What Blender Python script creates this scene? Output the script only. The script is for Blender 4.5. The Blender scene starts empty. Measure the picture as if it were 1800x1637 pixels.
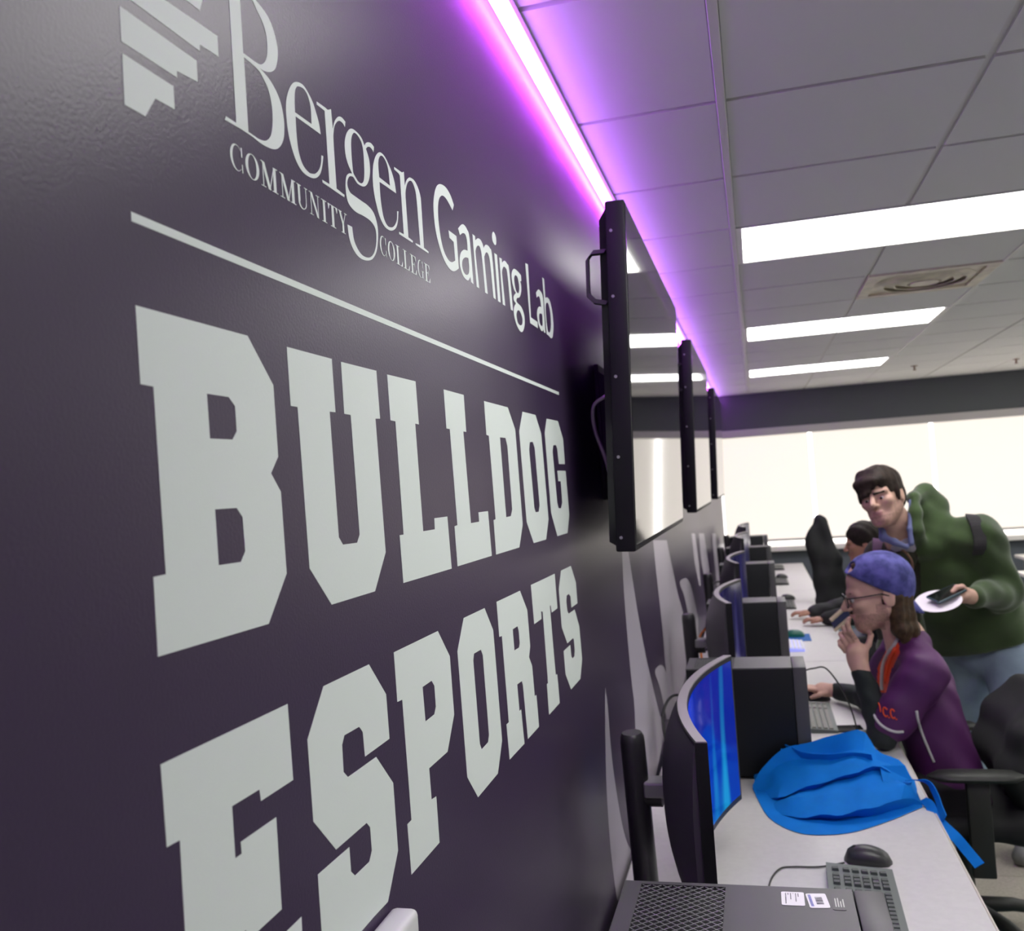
import bpy, bmesh, math, random
import numpy as np
from mathutils import Vector, Matrix
from mathutils.geometry import tessellate_polygon
random.seed(7)
S = bpy.context.scene
COL = S.collection
W, H = 1800, 1637

# ------------------------------------------------------------------ camera
CX, CZ = 0.3934, 1.71
YAW, PITCH, ROLL, FPX = 0.256325, 0.028227, -0.0676915, 1624.84
CEIL = 2.6374
def cam_axes():
    fwd = Vector((-math.sin(YAW) * math.cos(PITCH), math.cos(YAW) * math.cos(PITCH), math.sin(PITCH)))
    r0 = Vector((math.cos(YAW), math.sin(YAW), 0)); u0 = r0.cross(fwd)
    c, s = math.cos(ROLL), math.sin(ROLL)
    return c * r0 + s * u0, -s * r0 + c * u0, fwd
RT, UP, FW = cam_axes()
cam_d = bpy.data.cameras.new('camera'); cam = bpy.data.objects.new('camera', cam_d); COL.objects.link(cam)
cam_d.sensor_fit = 'HORIZONTAL'; cam_d.sensor_width = 36; cam_d.lens = FPX / W * 36
cam_d.clip_start = 0.02; cam_d.clip_end = 100
cam_d.dof.use_dof = True; cam_d.dof.focus_distance = 1.15; cam_d.dof.aperture_fstop = 9
M4 = Matrix.Identity(4)
for i in range(3):
    M4[i][0], M4[i][1], M4[i][2] = RT[i], UP[i], -FW[i]
M4[0][3], M4[1][3], M4[2][3] = CX, 0, CZ
cam.matrix_world = M4
S.camera = cam
# ------------------------------------------------------------------ world, exposure
wd = bpy.data.worlds.new('world'); S.world = wd; wd.use_nodes = True
wd.node_tree.nodes['Background'].inputs[0].default_value = (0.8, 0.88, 1, 1)
wd.node_tree.nodes['Background'].inputs[1].default_value = 0.6
S.view_settings.view_transform = 'Standard'; S.view_settings.look = 'None'
S.view_settings.exposure = 0.25; S.view_settings.gamma = 1.0; S.view_settings.use_curve_mapping = False
TROFFER = 9.0      # radiance of the ceiling troffers
SHADE = 0.78        # radiance of the daylit roller shades
LED = 3.7         # radiance of the purple strip

def ray(u, v):
    return FW + RT * ((u - W / 2) / FPX) - UP * ((v - H / 2) / FPX)
def on(u, v, ax, val):           # pixel -> point on the plane (axis = value)
    d = ray(u, v); o = Vector((CX, 0, CZ)); return o + d * ((val - o[ax]) / d[ax])
# ------------------------------------------------------------------ helpers
def mat(name, col, rough=0.6, metal=0.0, spec=0.5, bump=0.0, bscale=200, var=0.0, vscale=8, emit=None, es=0, coat=0.0, col2=None, sheen=0):
    m = bpy.data.materials.new(name); m.use_nodes = True; nt = m.node_tree; n = nt.nodes
    b = n['Principled BSDF']
    b.inputs['Base Color'].default_value = (*col, 1); b.inputs['Roughness'].default_value = rough
    b.inputs['Metallic'].default_value = metal; b.inputs['Specular IOR Level'].default_value = spec
    b.inputs['Coat Weight'].default_value = coat
    if sheen: b.inputs['Sheen Weight'].default_value = sheen
    if emit is not None:
        b.inputs['Emission Color'].default_value = (*emit, 1); b.inputs['Emission Strength'].default_value = es
    if bump or var:
        tc = n.new('ShaderNodeTexCoord')
    if var:
        nz = n.new('ShaderNodeTexNoise'); nz.inputs['Scale'].default_value = vscale; nz.inputs['Detail'].default_value = 4
        nt.links.new(tc.outputs['Object'], nz.inputs['Vector'])
        mx = n.new('ShaderNodeMix'); mx.data_type = 'RGBA'
        c2 = col2 or tuple(c * (1 - var) for c in col)
        mx.inputs[6].default_value = (*col, 1); mx.inputs[7].default_value = (*c2, 1)
        rp = n.new('ShaderNodeMapRange'); rp.inputs[1].default_value = 0.35; rp.inputs[2].default_value = 0.65
        nt.links.new(nz.outputs['Fac'], rp.inputs[0]); nt.links.new(rp.outputs[0], mx.inputs[0])
        nt.links.new(mx.outputs[2], b.inputs['Base Color'])
    if bump:
        nb = n.new('ShaderNodeTexNoise'); nb.inputs['Scale'].default_value = bscale; nb.inputs['Detail'].default_value = 3
        nt.links.new(tc.outputs['Object'], nb.inputs['Vector'])
        bp = n.new('ShaderNodeBump'); bp.inputs['Strength'].default_value = bump; bp.inputs['Distance'].default_value = 0.002
        nt.links.new(nb.outputs['Fac'], bp.inputs['Height']); nt.links.new(bp.outputs['Normal'], b.inputs['Normal'])
    return m
def obj(name, me, m=None, parent=None, loc=None):
    o = bpy.data.objects.new(name, me); COL.objects.link(o)
    if m is not None:
        if isinstance(m, (list, tuple)):
            for x in m: me.materials.append(x)
        elif not me.materials: me.materials.append(m)
    if parent: o.parent = parent
    if loc is not None: o.location = loc
    return o
def tag(o, label=None, cat=None, group=None, kind=None):
    if label: o['label'] = label
    if cat: o['category'] = cat
    if group: o['group'] = group
    if kind: o['kind'] = kind
    return o
def thing(name, label, cat, loc=(0, 0, 0), rz=0, group=None):
    o = bpy.data.objects.new(name, None); COL.objects.link(o); o.empty_display_size = 0.05
    o.location = loc; o.rotation_euler = (0, 0, rz)
    return tag(o, label, cat, group)
def struct(o): o['kind'] = 'structure'; return o
def copy_tree(o, parent=None):
    c = o.copy(); COL.objects.link(c); c.parent = parent
    for ch in list(o.children): copy_tree(ch, c)
    return c
class MB:
    def __init__(s): s.v = []; s.f = []
    def add(s, vs, fs):
        k = len(s.v); s.v += [tuple(v) for v in vs]; s.f += [tuple(i + k for i in f) for f in fs]; return s
    def box(s, x0, x1, y0, y1, z0, z1):
        vs = [(x, y, z) for x in (x0, x1) for y in (y0, y1) for z in (z0, z1)]
        return s.add(vs, [(0, 1, 3, 2), (4, 6, 7, 5), (0, 4, 5, 1), (2, 3, 7, 6), (0, 2, 6, 4), (1, 5, 7, 3)])
    def bbox(s, x0, x1, y0, y1, z0, z1, b=0.004, seg=2):     # bevelled box
        bm = bmesh.new(); bmesh.ops.create_cube(bm, size=1)
        for v in bm.verts:
            v.co = Vector(((x0 + x1) / 2 + v.co.x * (x1 - x0), (y0 + y1) / 2 + v.co.y * (y1 - y0), (z0 + z1) / 2 + v.co.z * (z1 - z0)))
        bmesh.ops.bevel(bm, geom=bm.edges[:], offset=b, segments=seg, affect='EDGES', profile=0.5)
        bm.verts.index_update(); s.add([v.co for v in bm.verts], [[v.index for v in f.verts] for f in bm.faces]); bm.free(); return s
    def tube(s, pts, r, n=8, cap=True):
        pts = [Vector(p) for p in pts]; rs = r if isinstance(r, (list, tuple)) else [r] * len(pts)
        rings = []; ref = Vector((0, 0, 1))
        for i, p in enumerate(pts):
            t = (pts[min(i + 1, len(pts) - 1)] - pts[max(i - 1, 0)]).normalized()
            if abs(t.dot(ref)) > 0.95 and i == 0: ref = Vector((1, 0, 0))
            a = (ref - t * t.dot(ref)).normalized(); ref = a; b = t.cross(a)
            rings.append([p + (a * math.cos(2 * math.pi * j / n) + b * math.sin(2 * math.pi * j / n)) * rs[i] for j in range(n)])
        vs = [v for g in rings for v in g]; fs = []
        for i in range(len(pts) - 1):
            for j in range(n):
                fs.append((i * n + j, i * n + (j + 1) % n, (i + 1) * n + (j + 1) % n, (i + 1) * n + j))
        if cap: fs.append(tuple(range(n))[::-1]); fs.append(tuple((len(pts) - 1) * n + j for j in range(n)))
        return s.add(vs, fs)
    def cyl(s, c, r, z0, z1, n=24, r1=None):
        r1 = r if r1 is None else r1
        vs = [(c[0] + r * math.cos(2 * math.pi * j / n), c[1] + r * math.sin(2 * math.pi * j / n), z0) for j in range(n)]
        vs += [(c[0] + r1 * math.cos(2 * math.pi * j / n), c[1] + r1 * math.sin(2 * math.pi * j / n), z1) for j in range(n)]
        return s.add(vs, [(j, (j + 1) % n, n + (j + 1) % n, n + j) for j in range(n)] + [tuple(range(n))[::-1], tuple(range(n, 2 * n))])
    def loft(s, rings, cap=True, closed=True):
        n = len(rings[0]); vs = [v for r in rings for v in r]; fs = []
        for i in range(len(rings) - 1):
            for j in range(n if closed else n - 1):
                fs.append((i * n + j, i * n + (j + 1) % n, (i + 1) * n + (j + 1) % n, (i + 1) * n + j))
        if cap: fs.append(tuple(range(n))[::-1]); fs.append(tuple((len(rings) - 1) * n + j for j in range(n)))
        return s.add(vs, fs)
    def mesh(s, name, smooth=False, ang=None):
        me = bpy.data.meshes.new(name); me.from_pydata(s.v, [], s.f); me.update()
        bm = bmesh.new(); bm.from_mesh(me); bmesh.ops.recalc_face_normals(bm, faces=bm.faces[:])
        if ang is not None:
            for e in bm.edges: e.smooth = not (len(e.link_faces) == 2 and e.calc_face_angle() > math.radians(ang))
        bm.to_mesh(me); bm.free()
        if smooth or ang is not None:
            for p in me.polygons: p.use_smooth = True
        return me
    def build(s, name, m, parent=None, loc=None, smooth=False, ang=None):
        return obj(name, s.mesh(name, smooth, ang), m, parent, loc)
def crom(pts, n=8, closed=False):
    P = [Vector(p) for p in pts]; out = []; N = len(P)
    rng = range(N if closed else N - 1)
    for i in rng:
        p1, p2 = P[i], P[(i + 1) % N]
        p0 = P[(i - 1) % N] if (closed or i > 0) else p1 * 2 - p2
        p3 = P[(i + 2) % N] if (closed or i + 2 < N) else p2 * 2 - p1
        for k in range(n):
            t = k / n
            out.append(0.5 * ((2 * p1) + (p2 - p0) * t + (2 * p0 - 5 * p1 + 4 * p2 - p3) * t * t + (3 * p1 - p0 - 3 * p2 + p3) * t ** 3))
    if not closed: out.append(P[-1])
    return out

# ------------------------------------------------------------------ materials
m_wall = mat('purple_grey_paint', (0.047, 0.031, 0.067), 0.35, spec=0.24, bump=0.10, bscale=330)
m_letter = mat('pale_vinyl', (0.70, 0.77, 0.73), 0.55, spec=0.3, bump=0.05, bscale=330)
m_mural = mat('pale_mural_paint', (0.46, 0.42, 0.48), 0.4, bump=0.05, bscale=330)
m_tile = mat('ceiling_tile', (0.86, 0.85, 0.83), 0.95, bump=0.2, bscale=420)
m_tee = mat('ceiling_tee', (0.80, 0.78, 0.74), 0.5)
m_teed = mat('ceiling_reveal', (0.28, 0.28, 0.26), 0.7)
m_beam = mat('grey_soffit_paint', (0.085, 0.095, 0.098), 0.6)
m_lowwall = mat('slate_wall_paint', (0.10, 0.115, 0.13), 0.6)
m_white = mat('white_paint', (0.75, 0.74, 0.72), 0.6)
m_shade = mat('daylit_shade', (0.34, 0.31, 0.26), 0.9, emit=(1.0, 0.935, 0.845), es=SHADE)
m_gap = mat('daylight_gap', (0.9, 0.9, 0.9), 0.9, emit=(1.0, 0.97, 0.94), es=SHADE * 2.4)
m_rail = mat('shade_rail', (0.52, 0.5, 0.47), 0.5)
m_sill = mat('sill_laminate', (0.85, 0.82, 0.76), 0.35)
m_troffer = mat('troffer_diffuser', (0.9, 0.9, 0.9), 0.6, emit=(1.0, 0.985, 0.96), es=TROFFER)
m_tframe = mat('troffer_frame', (0.8, 0.79, 0.76), 0.4)
m_led = mat('led_strip', (0.9, 0.8, 0.9), 0.5, emit=(0.45, 0.19, 1.0), es=LED)
m_wallglow = mat('hidden_wall_glow', (0.5, 0.5, 0.5), 0.5, emit=(0.58, 0.05, 0.95), es=330)  # for an added emitter that throws the magenta glow onto the wall
m_black = mat('black_plastic', (0.012, 0.012, 0.014), 0.42)
m_black2 = mat('satin_black_metal', (0.03, 0.029, 0.033), 0.38)
m_tv = mat('television_black', (0.010, 0.009, 0.013), 0.5, spec=0.2)
m_glass = mat('black_glass', (0.006, 0.006, 0.008), 0.05, spec=0.9)
m_case = mat('dark_grey_case', (0.065, 0.064, 0.068), 0.42, bump=0.08, bscale=900)
m_caseside = mat('black_case_side', (0.007, 0.008, 0.010), 0.5, spec=0.25)
m_desk = mat('grey_laminate', (0.60, 0.585, 0.575), 0.42, var=0.05, vscale=60)
m_edge = mat('desk_edge_band', (0.60, 0.55, 0.47), 0.4)
m_grey = mat('grey_metal', (0.35, 0.35, 0.36), 0.4, metal=0.6)
m_sticker = mat('white_sticker', (0.82, 0.80, 0.84), 0.5)
m_ink = mat('black_ink', (0.05, 0.05, 0.07), 0.6)
m_inkblue = mat('blue_ink', (0.12, 0.14, 0.5), 0.6)
m_inkpale = mat('pale_ink', (0.5, 0.52, 0.48), 0.5)
m_kb = mat('keyboard_grey', (0.12, 0.14, 0.13), 0.5)
m_key = mat('keycap_grey', (0.055, 0.065, 0.062), 0.5)
m_lilac = mat('bezel_pink_sheen', (0.40, 0.36, 0.40), 0.35, metal=0.2)  # pinkish light reflected on the bezel top, put into the colour
m_monback = mat('monitor_back', (0.075, 0.068, 0.085), 0.5)
m_orange = mat('orange_cable', (0.55, 0.16, 0.03), 0.5)
m_cable = mat('black_cable', (0.02, 0.02, 0.02), 0.5)
m_chair = mat('black_mesh_fabric', (0.014, 0.015, 0.015), 0.8, bump=0.4, bscale=500)
m_arm = mat('dark_armrest_plastic', (0.020, 0.022, 0.018), 0.5)

# ------------------------------------------------------------------ room shell
YF, YB, XR = 10.85, -2.6, 7.4
floor = struct(MB().box(-0.05, XR, YB, YF, -0.06, -0.006).build('floor', mat('floor_backing', (0.2, 0.2, 0.19), 0.9)))
ct1 = mat('carpet_tan', (0.46, 0.43, 0.35), 0.95, bump=0.8, bscale=300, var=0.18, vscale=90)
ct2 = mat('carpet_teal', (0.11, 0.20, 0.21), 0.95, bump=0.8, bscale=300, var=0.25, vscale=90)
ct3 = mat('carpet_olive', (0.20, 0.22, 0.17), 0.95, bump=0.8, bscale=300, var=0.25, vscale=90)
tm = [MB().bbox(0.002, 0.498, 0.002, 0.498, -0.006, 0.0, 0.0015, 1).mesh('carpet_tile') for _ in range(3)]
for me, m in zip(tm, (ct1, ct2, ct3)): me.materials.append(m)
for i in range(14):
    for j in range(5, 22):
        k = (0, 1, 0, 2, 1, 0, 1)[(i * 3 + j * 5 + (i * j) % 3) % 7]
        if i < 10: obj('carpet_tile', tm[k], None, floor, (i * 0.5, j * 0.5 - 0.3, 0))
wall = struct(MB().box(-0.12, 0, YB, YF + 0.15, 0, CEIL).build('wall_left', m_wall))
struct(MB().box(XR, XR + 0.1, YB, YF + 0.1, 0, CEIL).build('wall_right', m_white))
struct(MB().box(-0.12, XR + 0.1, YB - 0.1, YB, 0, CEIL).build('wall_front', m_white))
# far wall: lower slate wall, sill, shade band, header, soffit
wb = struct(MB().box(0, XR, YF, YF + 0.15, 0, 0.84).build('wall_back', m_lowwall))
struct(MB().box(0, XR, YF + 0.0, YF + 0.15, 2.235, CEIL).build('trim_1', m_beam))
sill = struct(MB().bbox(0.0, XR, YF - 0.10, YF + 0.12, 0.84, 0.895, 0.008).build('trim_2', m_sill))
struct(MB().bbox(0.0, XR, YF - 0.02, YF + 0.08, 2.15, 2.235, 0.006).build('trim_3', m_rail))
edges = [0.0, 1.013, 2.278, 3.543, 4.808, 6.073, XR]
for i in range(6):
    w = thing('window_%d' % (i + 1), None, None); struct(w)
    MB().box(edges[i] + 0.02, edges[i + 1] - 0.02, YF + 0.055, YF + 0.06, 0.955, 2.2).build('roller_shade', m_shade, w)
    MB().box(edges[i] + 0.02, edges[i + 1] - 0.02, YF + 0.045, YF + 0.068, 0.945, 0.972).build('hem_bar', m_rail, w)
    MB().box(edges[i] - 0.03, edges[i + 1], YF + 0.10, YF + 0.11, 0.9, 2.24).build('pane', m_gap, w)
# ------------------------------------------------------------------ suspended ceiling
T = 0.6096; TX, TY = 0.3774, 2.3307
ceil = struct(MB().box(-0.12, XR + 0.1, YB - 0.1, YF + 0.15, CEIL + 0.012, CEIL + 0.08).build('ceiling', m_teed))
lights = [(k, r) for k in (0, 4, 8) for r in (-2, 2, 6, 10)]
occ = set()
for c, r in lights: occ |= {(c, r), (c + 1, r)}
occ.add((1, 4))
G = 0.0095
for k in range(-1, 12):
    x0 = TX + k * T; x1 = x0 + T
    if k == -1: x0 = 0.012
    gl = 0.013 if k % 2 == 0 else G; gr = G if k % 2 == 0 else 0.013
    if k == -1: gl = 0.002
    meshes = {}
    for r in range(-9, 14):
        y0 = TY + r * T; y1 = min(y0 + T, YF)
        if (k, r) in occ or y1 < YB: continue
        y0c = max(y0, YB)
        key = (round(y1 - y0c, 3))
        if key not in meshes:
            meshes[key] = MB().box(gl, x1 - x0 - gr, G, y1 - y0c - G, -0.0, 0.014).mesh('ceiling_tile'); meshes[key].materials.append(m_tile)
        if k < 8: obj('ceiling_tile', meshes[key], None, ceil, (x0, y0c, CEIL))
        else: MB().box(x0 + gl, x1 - gr, y0c + G, y1 - G, CEIL, CEIL + 0.012).build('ceiling_tile', m_tile, ceil)
for k in range(0, 12, 2):
    x = TX + k * T
    MB().bbox(x - 0.0115, x + 0.0115, YB, YF, CEIL - 0.003, CEIL + 0.02, 0.002, 1).build('main_tee', m_tee, ceil)
for k in range(1, 12, 2):
    x = TX + k * T
    MB().box(x - 0.0117, x + 0.0117, YB, YF, CEIL + 0.0085, CEIL + 0.02).build('cross_tee', m_tee, ceil)
MB().bbox(0, 0.016, YB, YF, CEIL - 0.006, CEIL + 0.012, 0.002, 1).build('wall_angle', m_tee, ceil)
# troffers
tnames = {(0, 2): 'recessed white ceiling light panel above the television beside the lettering', (0, 6): 'recessed white ceiling light panel just past the square air vent', (0, 10): 'recessed white ceiling light panel closest to the soffit over the windows'}
def troffer():
    t = thing('ceiling_light', '', 'ceiling light', group='recessed ceiling light panels')
    w, d = 2 * T, T
    f = MB(); a = 0.014
    for b in ((0.0115, w - 0.0115, 0.004, 0.004 + a), (0.0115, w - 0.0115, d - 0.004 - a, d - 0.004), (0.0115, 0.0115 + 0.022, 0.004 + a, d - 0.004 - a), (w - 0.0335, w - 0.0115, 0.004 + a, d - 0.004 - a)):
        f.box(b[0], b[1], b[2], b[3], -0.002, 0.02)
    f.build('frame', m_tframe, t)
    MB().box(0.034, w - 0.034, 0.018, d - 0.018, 0.003, 0.012).build('diffuser', m_troffer, t)
    return t
proto = troffer()
for i, (c, r) in enumerate(lights):
    o = proto if i == 0 else copy_tree(proto)
    o.location = (TX + c * T, TY + r * T, CEIL)
    o['label'] = tnames.get((c, r), 'recessed white ceiling light panel over the room beyond the frame')
# air vent
vt = thing('air_vent', 'square tan ceiling air diffuser with a stained round vane', 'vent', (TX + T, TY + 4 * T, CEIL))
m_vent = mat('vent_metal', (0.92, 0.82, 0.66), 0.5, var=0.3, vscale=9)
f = MB()
for b in ((0.006, T - 0.006, 0.006, 0.06), (0.006, T - 0.006, T - 0.06, T - 0.006), (0.006, 0.06, 0.06, T - 0.06), (T - 0.06, T - 0.006, 0.06, T - 0.06)): f.box(*b, -0.006, 0.012)
f.build('frame', m_vent, vt)
MB().box(0.05, T - 0.05, 0.05, T - 0.05, 0.006, 0.012).build('backing', m_vent, vt)
for i, (ra, rb) in enumerate(((0.24, 0.20), (0.185, 0.145), (0.13, 0.085))):
    q = MB(); n = 40; c = T / 2
    rings = []
    for (rr, z) in ((ra, 0.004), (rb, -0.014 + i * 0.002), (rb - 0.008, -0.010 + i * 0.002), (ra - 0.012, 0.006)):
        rings.append([(c + rr * math.cos(2 * math.pi * j / n), c + rr * math.sin(2 * math.pi * j / n), z) for j in range(n)])
    q.loft(rings, cap=False).build('vane', m_vent, vt, smooth=True)
MB().cyl((T / 2, T / 2), 0.07, -0.012, -0.006).build('centre_disc', m_vent, vt)
# sprinklers
for i, (u, v) in enumerate(((1607, 643), (1786, 631))):
    p = on(u, v, 2, CEIL)
    s = thing('sprinkler_head', ('small bronze ceiling sprinkler nearer the light panels', 'small bronze ceiling sprinkler farther from the television wall')[i], 'sprinkler', p)
    mb_ = mat('sprinkler_bronze%d' % i, (0.25, 0.17, 0.09), 0.4, metal=0.6)
    MB().cyl((0, 0), 0.03, -0.006, 0).build('escutcheon', mb_, s)
    MB().cyl((0, 0), 0.008, -0.04, -0.005, 12).cyl((0, 0), 0.016, -0.043, -0.039, 12).build('nozzle', mb_, s)
# purple LED strip
ls = thing('led_strip_light', 'glowing purple LED strip along the top of the wall', 'strip light', (0, 0, CEIL))
MB().box(0.0, 0.020, YB + 0.05, YF - 0.02, -0.010, -0.0065).build('channel', m_grey, ls)
MB().box(0.0205, 0.022, YB + 0.05, YF - 0.02, -0.072, -0.061).build('lip', m_led, ls)  # added lip screening the hidden emitter; glows to merge with the white band
MB().add([(0.0203, YB + 0.05, -0.0715), (0.0203, YF - 0.02, -0.0715), (0.0203, YF - 0.02, -0.0655), (0.0203, YB + 0.05, -0.0655)], [(0, 1, 2, 3)]).build('hidden_emitter', m_wallglow, ls)  # added unseen emitter facing the wall, for the magenta glow below the strip
MB().box(0.0008, 0.013, YB + 0.05, YF - 0.02, -0.064, -0.0105).build('light_strip', m_led, ls)  # made taller so it also stands in for the overexposed wall beneath

# ------------------------------------------------------------------ lettering on the wall
def px2wall(pts, crop):
    x0, y0, s = crop; out = []
    for p in pts:
        q = on(x0 + p[0] / s, y0 + p[1] / s, 0, 0); out.append((q.y, q.z) + ((1,) if len(p) > 2 else ()))
    return out
def smooth_loop(pts):            # corners are 3-tuples, runs between them are rounded
    n = len(pts); cs = [i for i, p in enumerate(pts) if len(p) > 2]
    P = [Vector((p[0], p[1])) for p in pts]
    if not cs: return crom([(*p, 0) for p in P], 5, True)
    out = []
    for a in range(len(cs)):
        i, j = cs[a], cs[(a + 1) % len(cs)]
        if j <= i: j += n
        run = [(*P[k % n], 0) for k in range(i, j + 1)]
        out += run[:1] if len(run) == 2 else crom(run, 5)[:-1]
    return [Vector(p) for p in out]
def slab(loops, thick=0.0003):   # loops: outer + holes in wall (y, z)
    L = [[Vector((p[0], p[1], 0)) for p in lp] for lp in loops]
    tris = tessellate_polygon(L); flat = [p for lp in L for p in lp]; N = len(flat); mb = MB()
    vs = [(thick, p.x, p.y) for p in flat] + [(0.0, p.x, p.y) for p in flat]; fs = [tuple(t) for t in tris]
    k = 0
    for lp in L:
        n = len(lp)
        for j in range(n): a, b = k + j, k + (j + 1) % n; fs.append((a, b, N + b, N + a))
        k += n
    return mb.add(vs, fs)
def poly_letter(parent, loops, crop, m=None, sharp=True, name='letter'):
    lp = []
    for l in loops:
        if sharp: lp.append([(p[0], p[1]) for p in px2wall(l, crop)])
        else: lp.append(smooth_loop(px2wall(l, crop)))
    return slab(lp).build(name, m or m_letter, parent)
A_ = (200, 520, 2.7283); B_ = (600, 560, 3.274); C_ = (240, 1100, 3.048); D_ = (660, 960, 3.275)
bd = thing('wall_lettering', 'large pale block letters reading BULLDOG on the purple wall', 'lettering')
poly_letter(bd, [[(102,46),(640,192),(764,430),(787,772),(753,852),(800,940),(828,1332),(742,1574),(210,1732),(188,1350),(248,1336),(188,436),(126,424)],
  [(445,470),(550,486),(580,530),(588,650),(568,690),(460,685)], [(484,1025),(588,1018),(616,1062),(629,1225),(608,1277),(502,1293)]], A_)
poly_letter(bd, [[(828,245),(1044,303),(1062,559),(1034,556),(1078,1158),(1098,1194),(1166,1185),(1178,1145),(1135,572),(1104,566),(1088,317),(1258,360),(1276,590),(1254,590),(1303,1230),(1252,1418),(1044,1482),(938,1308),(880,534),(847,528)]], A_)
poly_letter(bd, [[(262,322),(426,362),(445,610),(424,605),(470,1225),(537,1214),(534,1150),(609,1140),(634,1440),(356,1523),(334,1248),(357,1244),(310,592),(282,586)]], B_)
poly_letter(bd, [[(587,408),(703,440),(718,653),(701,650),(745,1178),(792,1170),(788,1116),(843,1109),(865,1366),(668,1427),(650,1196),(667,1190),(623,637),(604,633)]], B_)
poly_letter(bd, [[(820,475),(957,512),(1000,640),(1043,1185),(1024,1318),(890,1359),(875,1160),(887,1156),(848,675),(834,670)], [(912,684),(944,688),(955,735),(983,1100),(975,1138),(948,1144)]], B_)
poly_letter(bd, [[(1042,537),(1116,555),(1150,665),(1192,1155),(1178,1272),(1107,1293),(1066,1172),(1023,650)], [(1084,712),(1101,710),(1112,745),(1141,1075),(1136,1112),(1118,1116),(1110,1090),(1080,755)]], B_)
poly_letter(bd, [[(1181,577),(1245,590),(1276,695),(1286,838),(1252,838),(1242,750),(1234,728),(1219,730),(1215,765),(1242,1060),(1250,1092),(1264,1092),(1271,1060),(1262,937),(1248,937),(1243,876),(1290,877),(1311,1130),(1301,1235),(1243,1253),(1207,1120),(1170,660)]], B_)
es = thing('wall_lettering', 'large pale block letters reading ESPORTS on the wall below BULLDOG', 'lettering')
# E: the lower half mirrors the upper half on the wall
ew = px2wall([(127,745),(808,420),(838,827),(665,940),(657,878),(510,968),(528,1248),(562,1222),(557,1160),(747,1027),(783,1515)], C_)
stem = px2wall([(160,1188),(230,1150)], C_)
ztop = ew[0][1]; zbot = on(722, 1537, 0, 0).z; mir = lambda p: (p[0], ztop + zbot - p[1])
el = [ew[0], ew[1], ew[2], ew[3], ew[4], ew[5], ew[6], ew[7], ew[8], ew[9]]
el += [mir(p) for p in (ew[9], ew[8], ew[7], ew[6], ew[5], ew[4], ew[3], ew[2], ew[1], ew[0])]
el += [mir(stem[0]), mir(stem[1]), stem[1], stem[0]]
slab([el]).build('letter', m_letter, es)
poly_letter(es, [[(1000,325),(1244,208),(1336,368),(1354,606),(1223,702),(1211,570),(1192,542),(1112,588),(1100,640),(1108,785),(1132,812),(1283,704),(1374,843),(1400,1205),(1346,1480),(1274,1557),(1082,1780),(992,1665),(970,1335),(1139,1187),(1148,1318),(1170,1340),(1246,1266),(1260,1205),(1250,1080),(1232,1057),(1068,1200),(946,1050),(914,612)]], C_)
poly_letter(es, [[(104,613),(358,490),(427,635),(452,970),(414,1185),(308,1280),(322,1460),(349.1,1441.5),(367.5,1708),(206.3,1893),(182.4,1602.8),(206.3,1578.2),(153,885),(125,898)], [(270,812),(322,776),(338,805),(347,925),(338,970),(287,1011)]], D_)
poly_letter(es, [[(507,415),(627,358),(677,485),(728,1120),(704,1310),(590,1447),(528,1332),(471,608)], [(566,620),(606,597),(617,630),(653,1090),(648,1130),(611,1171),(600,1140),(562,660)]], D_)
poly_letter(es, [[(696,322),(831,258),(873,370),(890,578),(883,640),(901,690),(916,864),(926,858),(941,1040),(877,1112),(848,800),(842,778),(815,797),(828,950),(838,942),(857,1138),(772,1230),(753,1028),(767,1015),(727,518),(712,524)], [(789,480),(817,462),(824,490),(830,560),(826,585),(799,602)]], D_)
poly_letter(es, [[(894,225),(1031,160),(1047,358),(1014,384),(1008,342),(1003,345),(1037,742),(1046,738),(1060,904),(999,972),(986,795),(993,790),(962,378),(952,376),(955,420),(913,450)]], D_)
poly_letter(es, [[(1068,142),(1124,115),(1153,210),(1162,330),(1128,355),(1122,290),(1112,276),(1100,285),(1098,320),(1104,375),(1112,390),(1146,366),(1172,460),(1189,650),(1179,765),(1126,826),(1094,740),(1083,605),(1121,570),(1127,635),(1134,648),(1145,635),(1147,600),(1142,540),(1137,530),(1104,561),(1072,468),(1055,250)]], D_)
# striped emblem
E_ = (200, 0, 3.0)
em = thing('wall_emblem', 'striped pale flame emblem beside the word Bergen', 'emblem')
for l in ([(42,280),(313,455),(320,578),(217,520),(165,614),(55,552)], [(28,30),(435,320),(441,433),(332,375),(332,410),(38,218)],
          [(14,-178),(270,0),(545,190),(551,300),(452,235),(452,270),(88,0),(20,-50)], [(5,-285),(380,0),(452,57),(470,-15),(462,-130),(150,-380),(0,-420)]):
    poly_letter(em, [l], E_, name='stripe')
# Bergen wordmark
c = 1
b1 = (390, 0, 6.06); b2 = (490, 130, 7.115); b3 = (590, 210, 6.294); b6 = (750, 310, 5.458)
bg = thing('wall_lettering', 'pale serif letters reading Bergen Community College on the purple wall', 'lettering')
poly_letter(bg, [[(62,-200,c),(150,1310,c),(40,1238,c),(28,1275,c),(270,1420),(430,1540),(545,1590),(610,1570),(652,1490),(662,1380),(655,1250),(625,1100),(580,980),(520,870),(460,790),(395,722,c),(440,752),(500,768),(545,755),(575,710),(592,600),(585,480),(550,330),(500,200),(430,90),(340,-20),(260,-100),(190,-160),(150,-200,c)],
  [(225,565,c),(340,650),(400,685),(440,675),(468,630),(481,540),(470,380),(430,240),(370,110),(320,0),(250,-70),(184,-110,c)],
  [(232,610,c),(370,730),(430,820),(490,950),(525,1100),(538,1250),(530,1390),(505,1470),(460,1500),(400,1485),(345,1450),(280,1405,c)]], b1, sharp=False)
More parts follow.
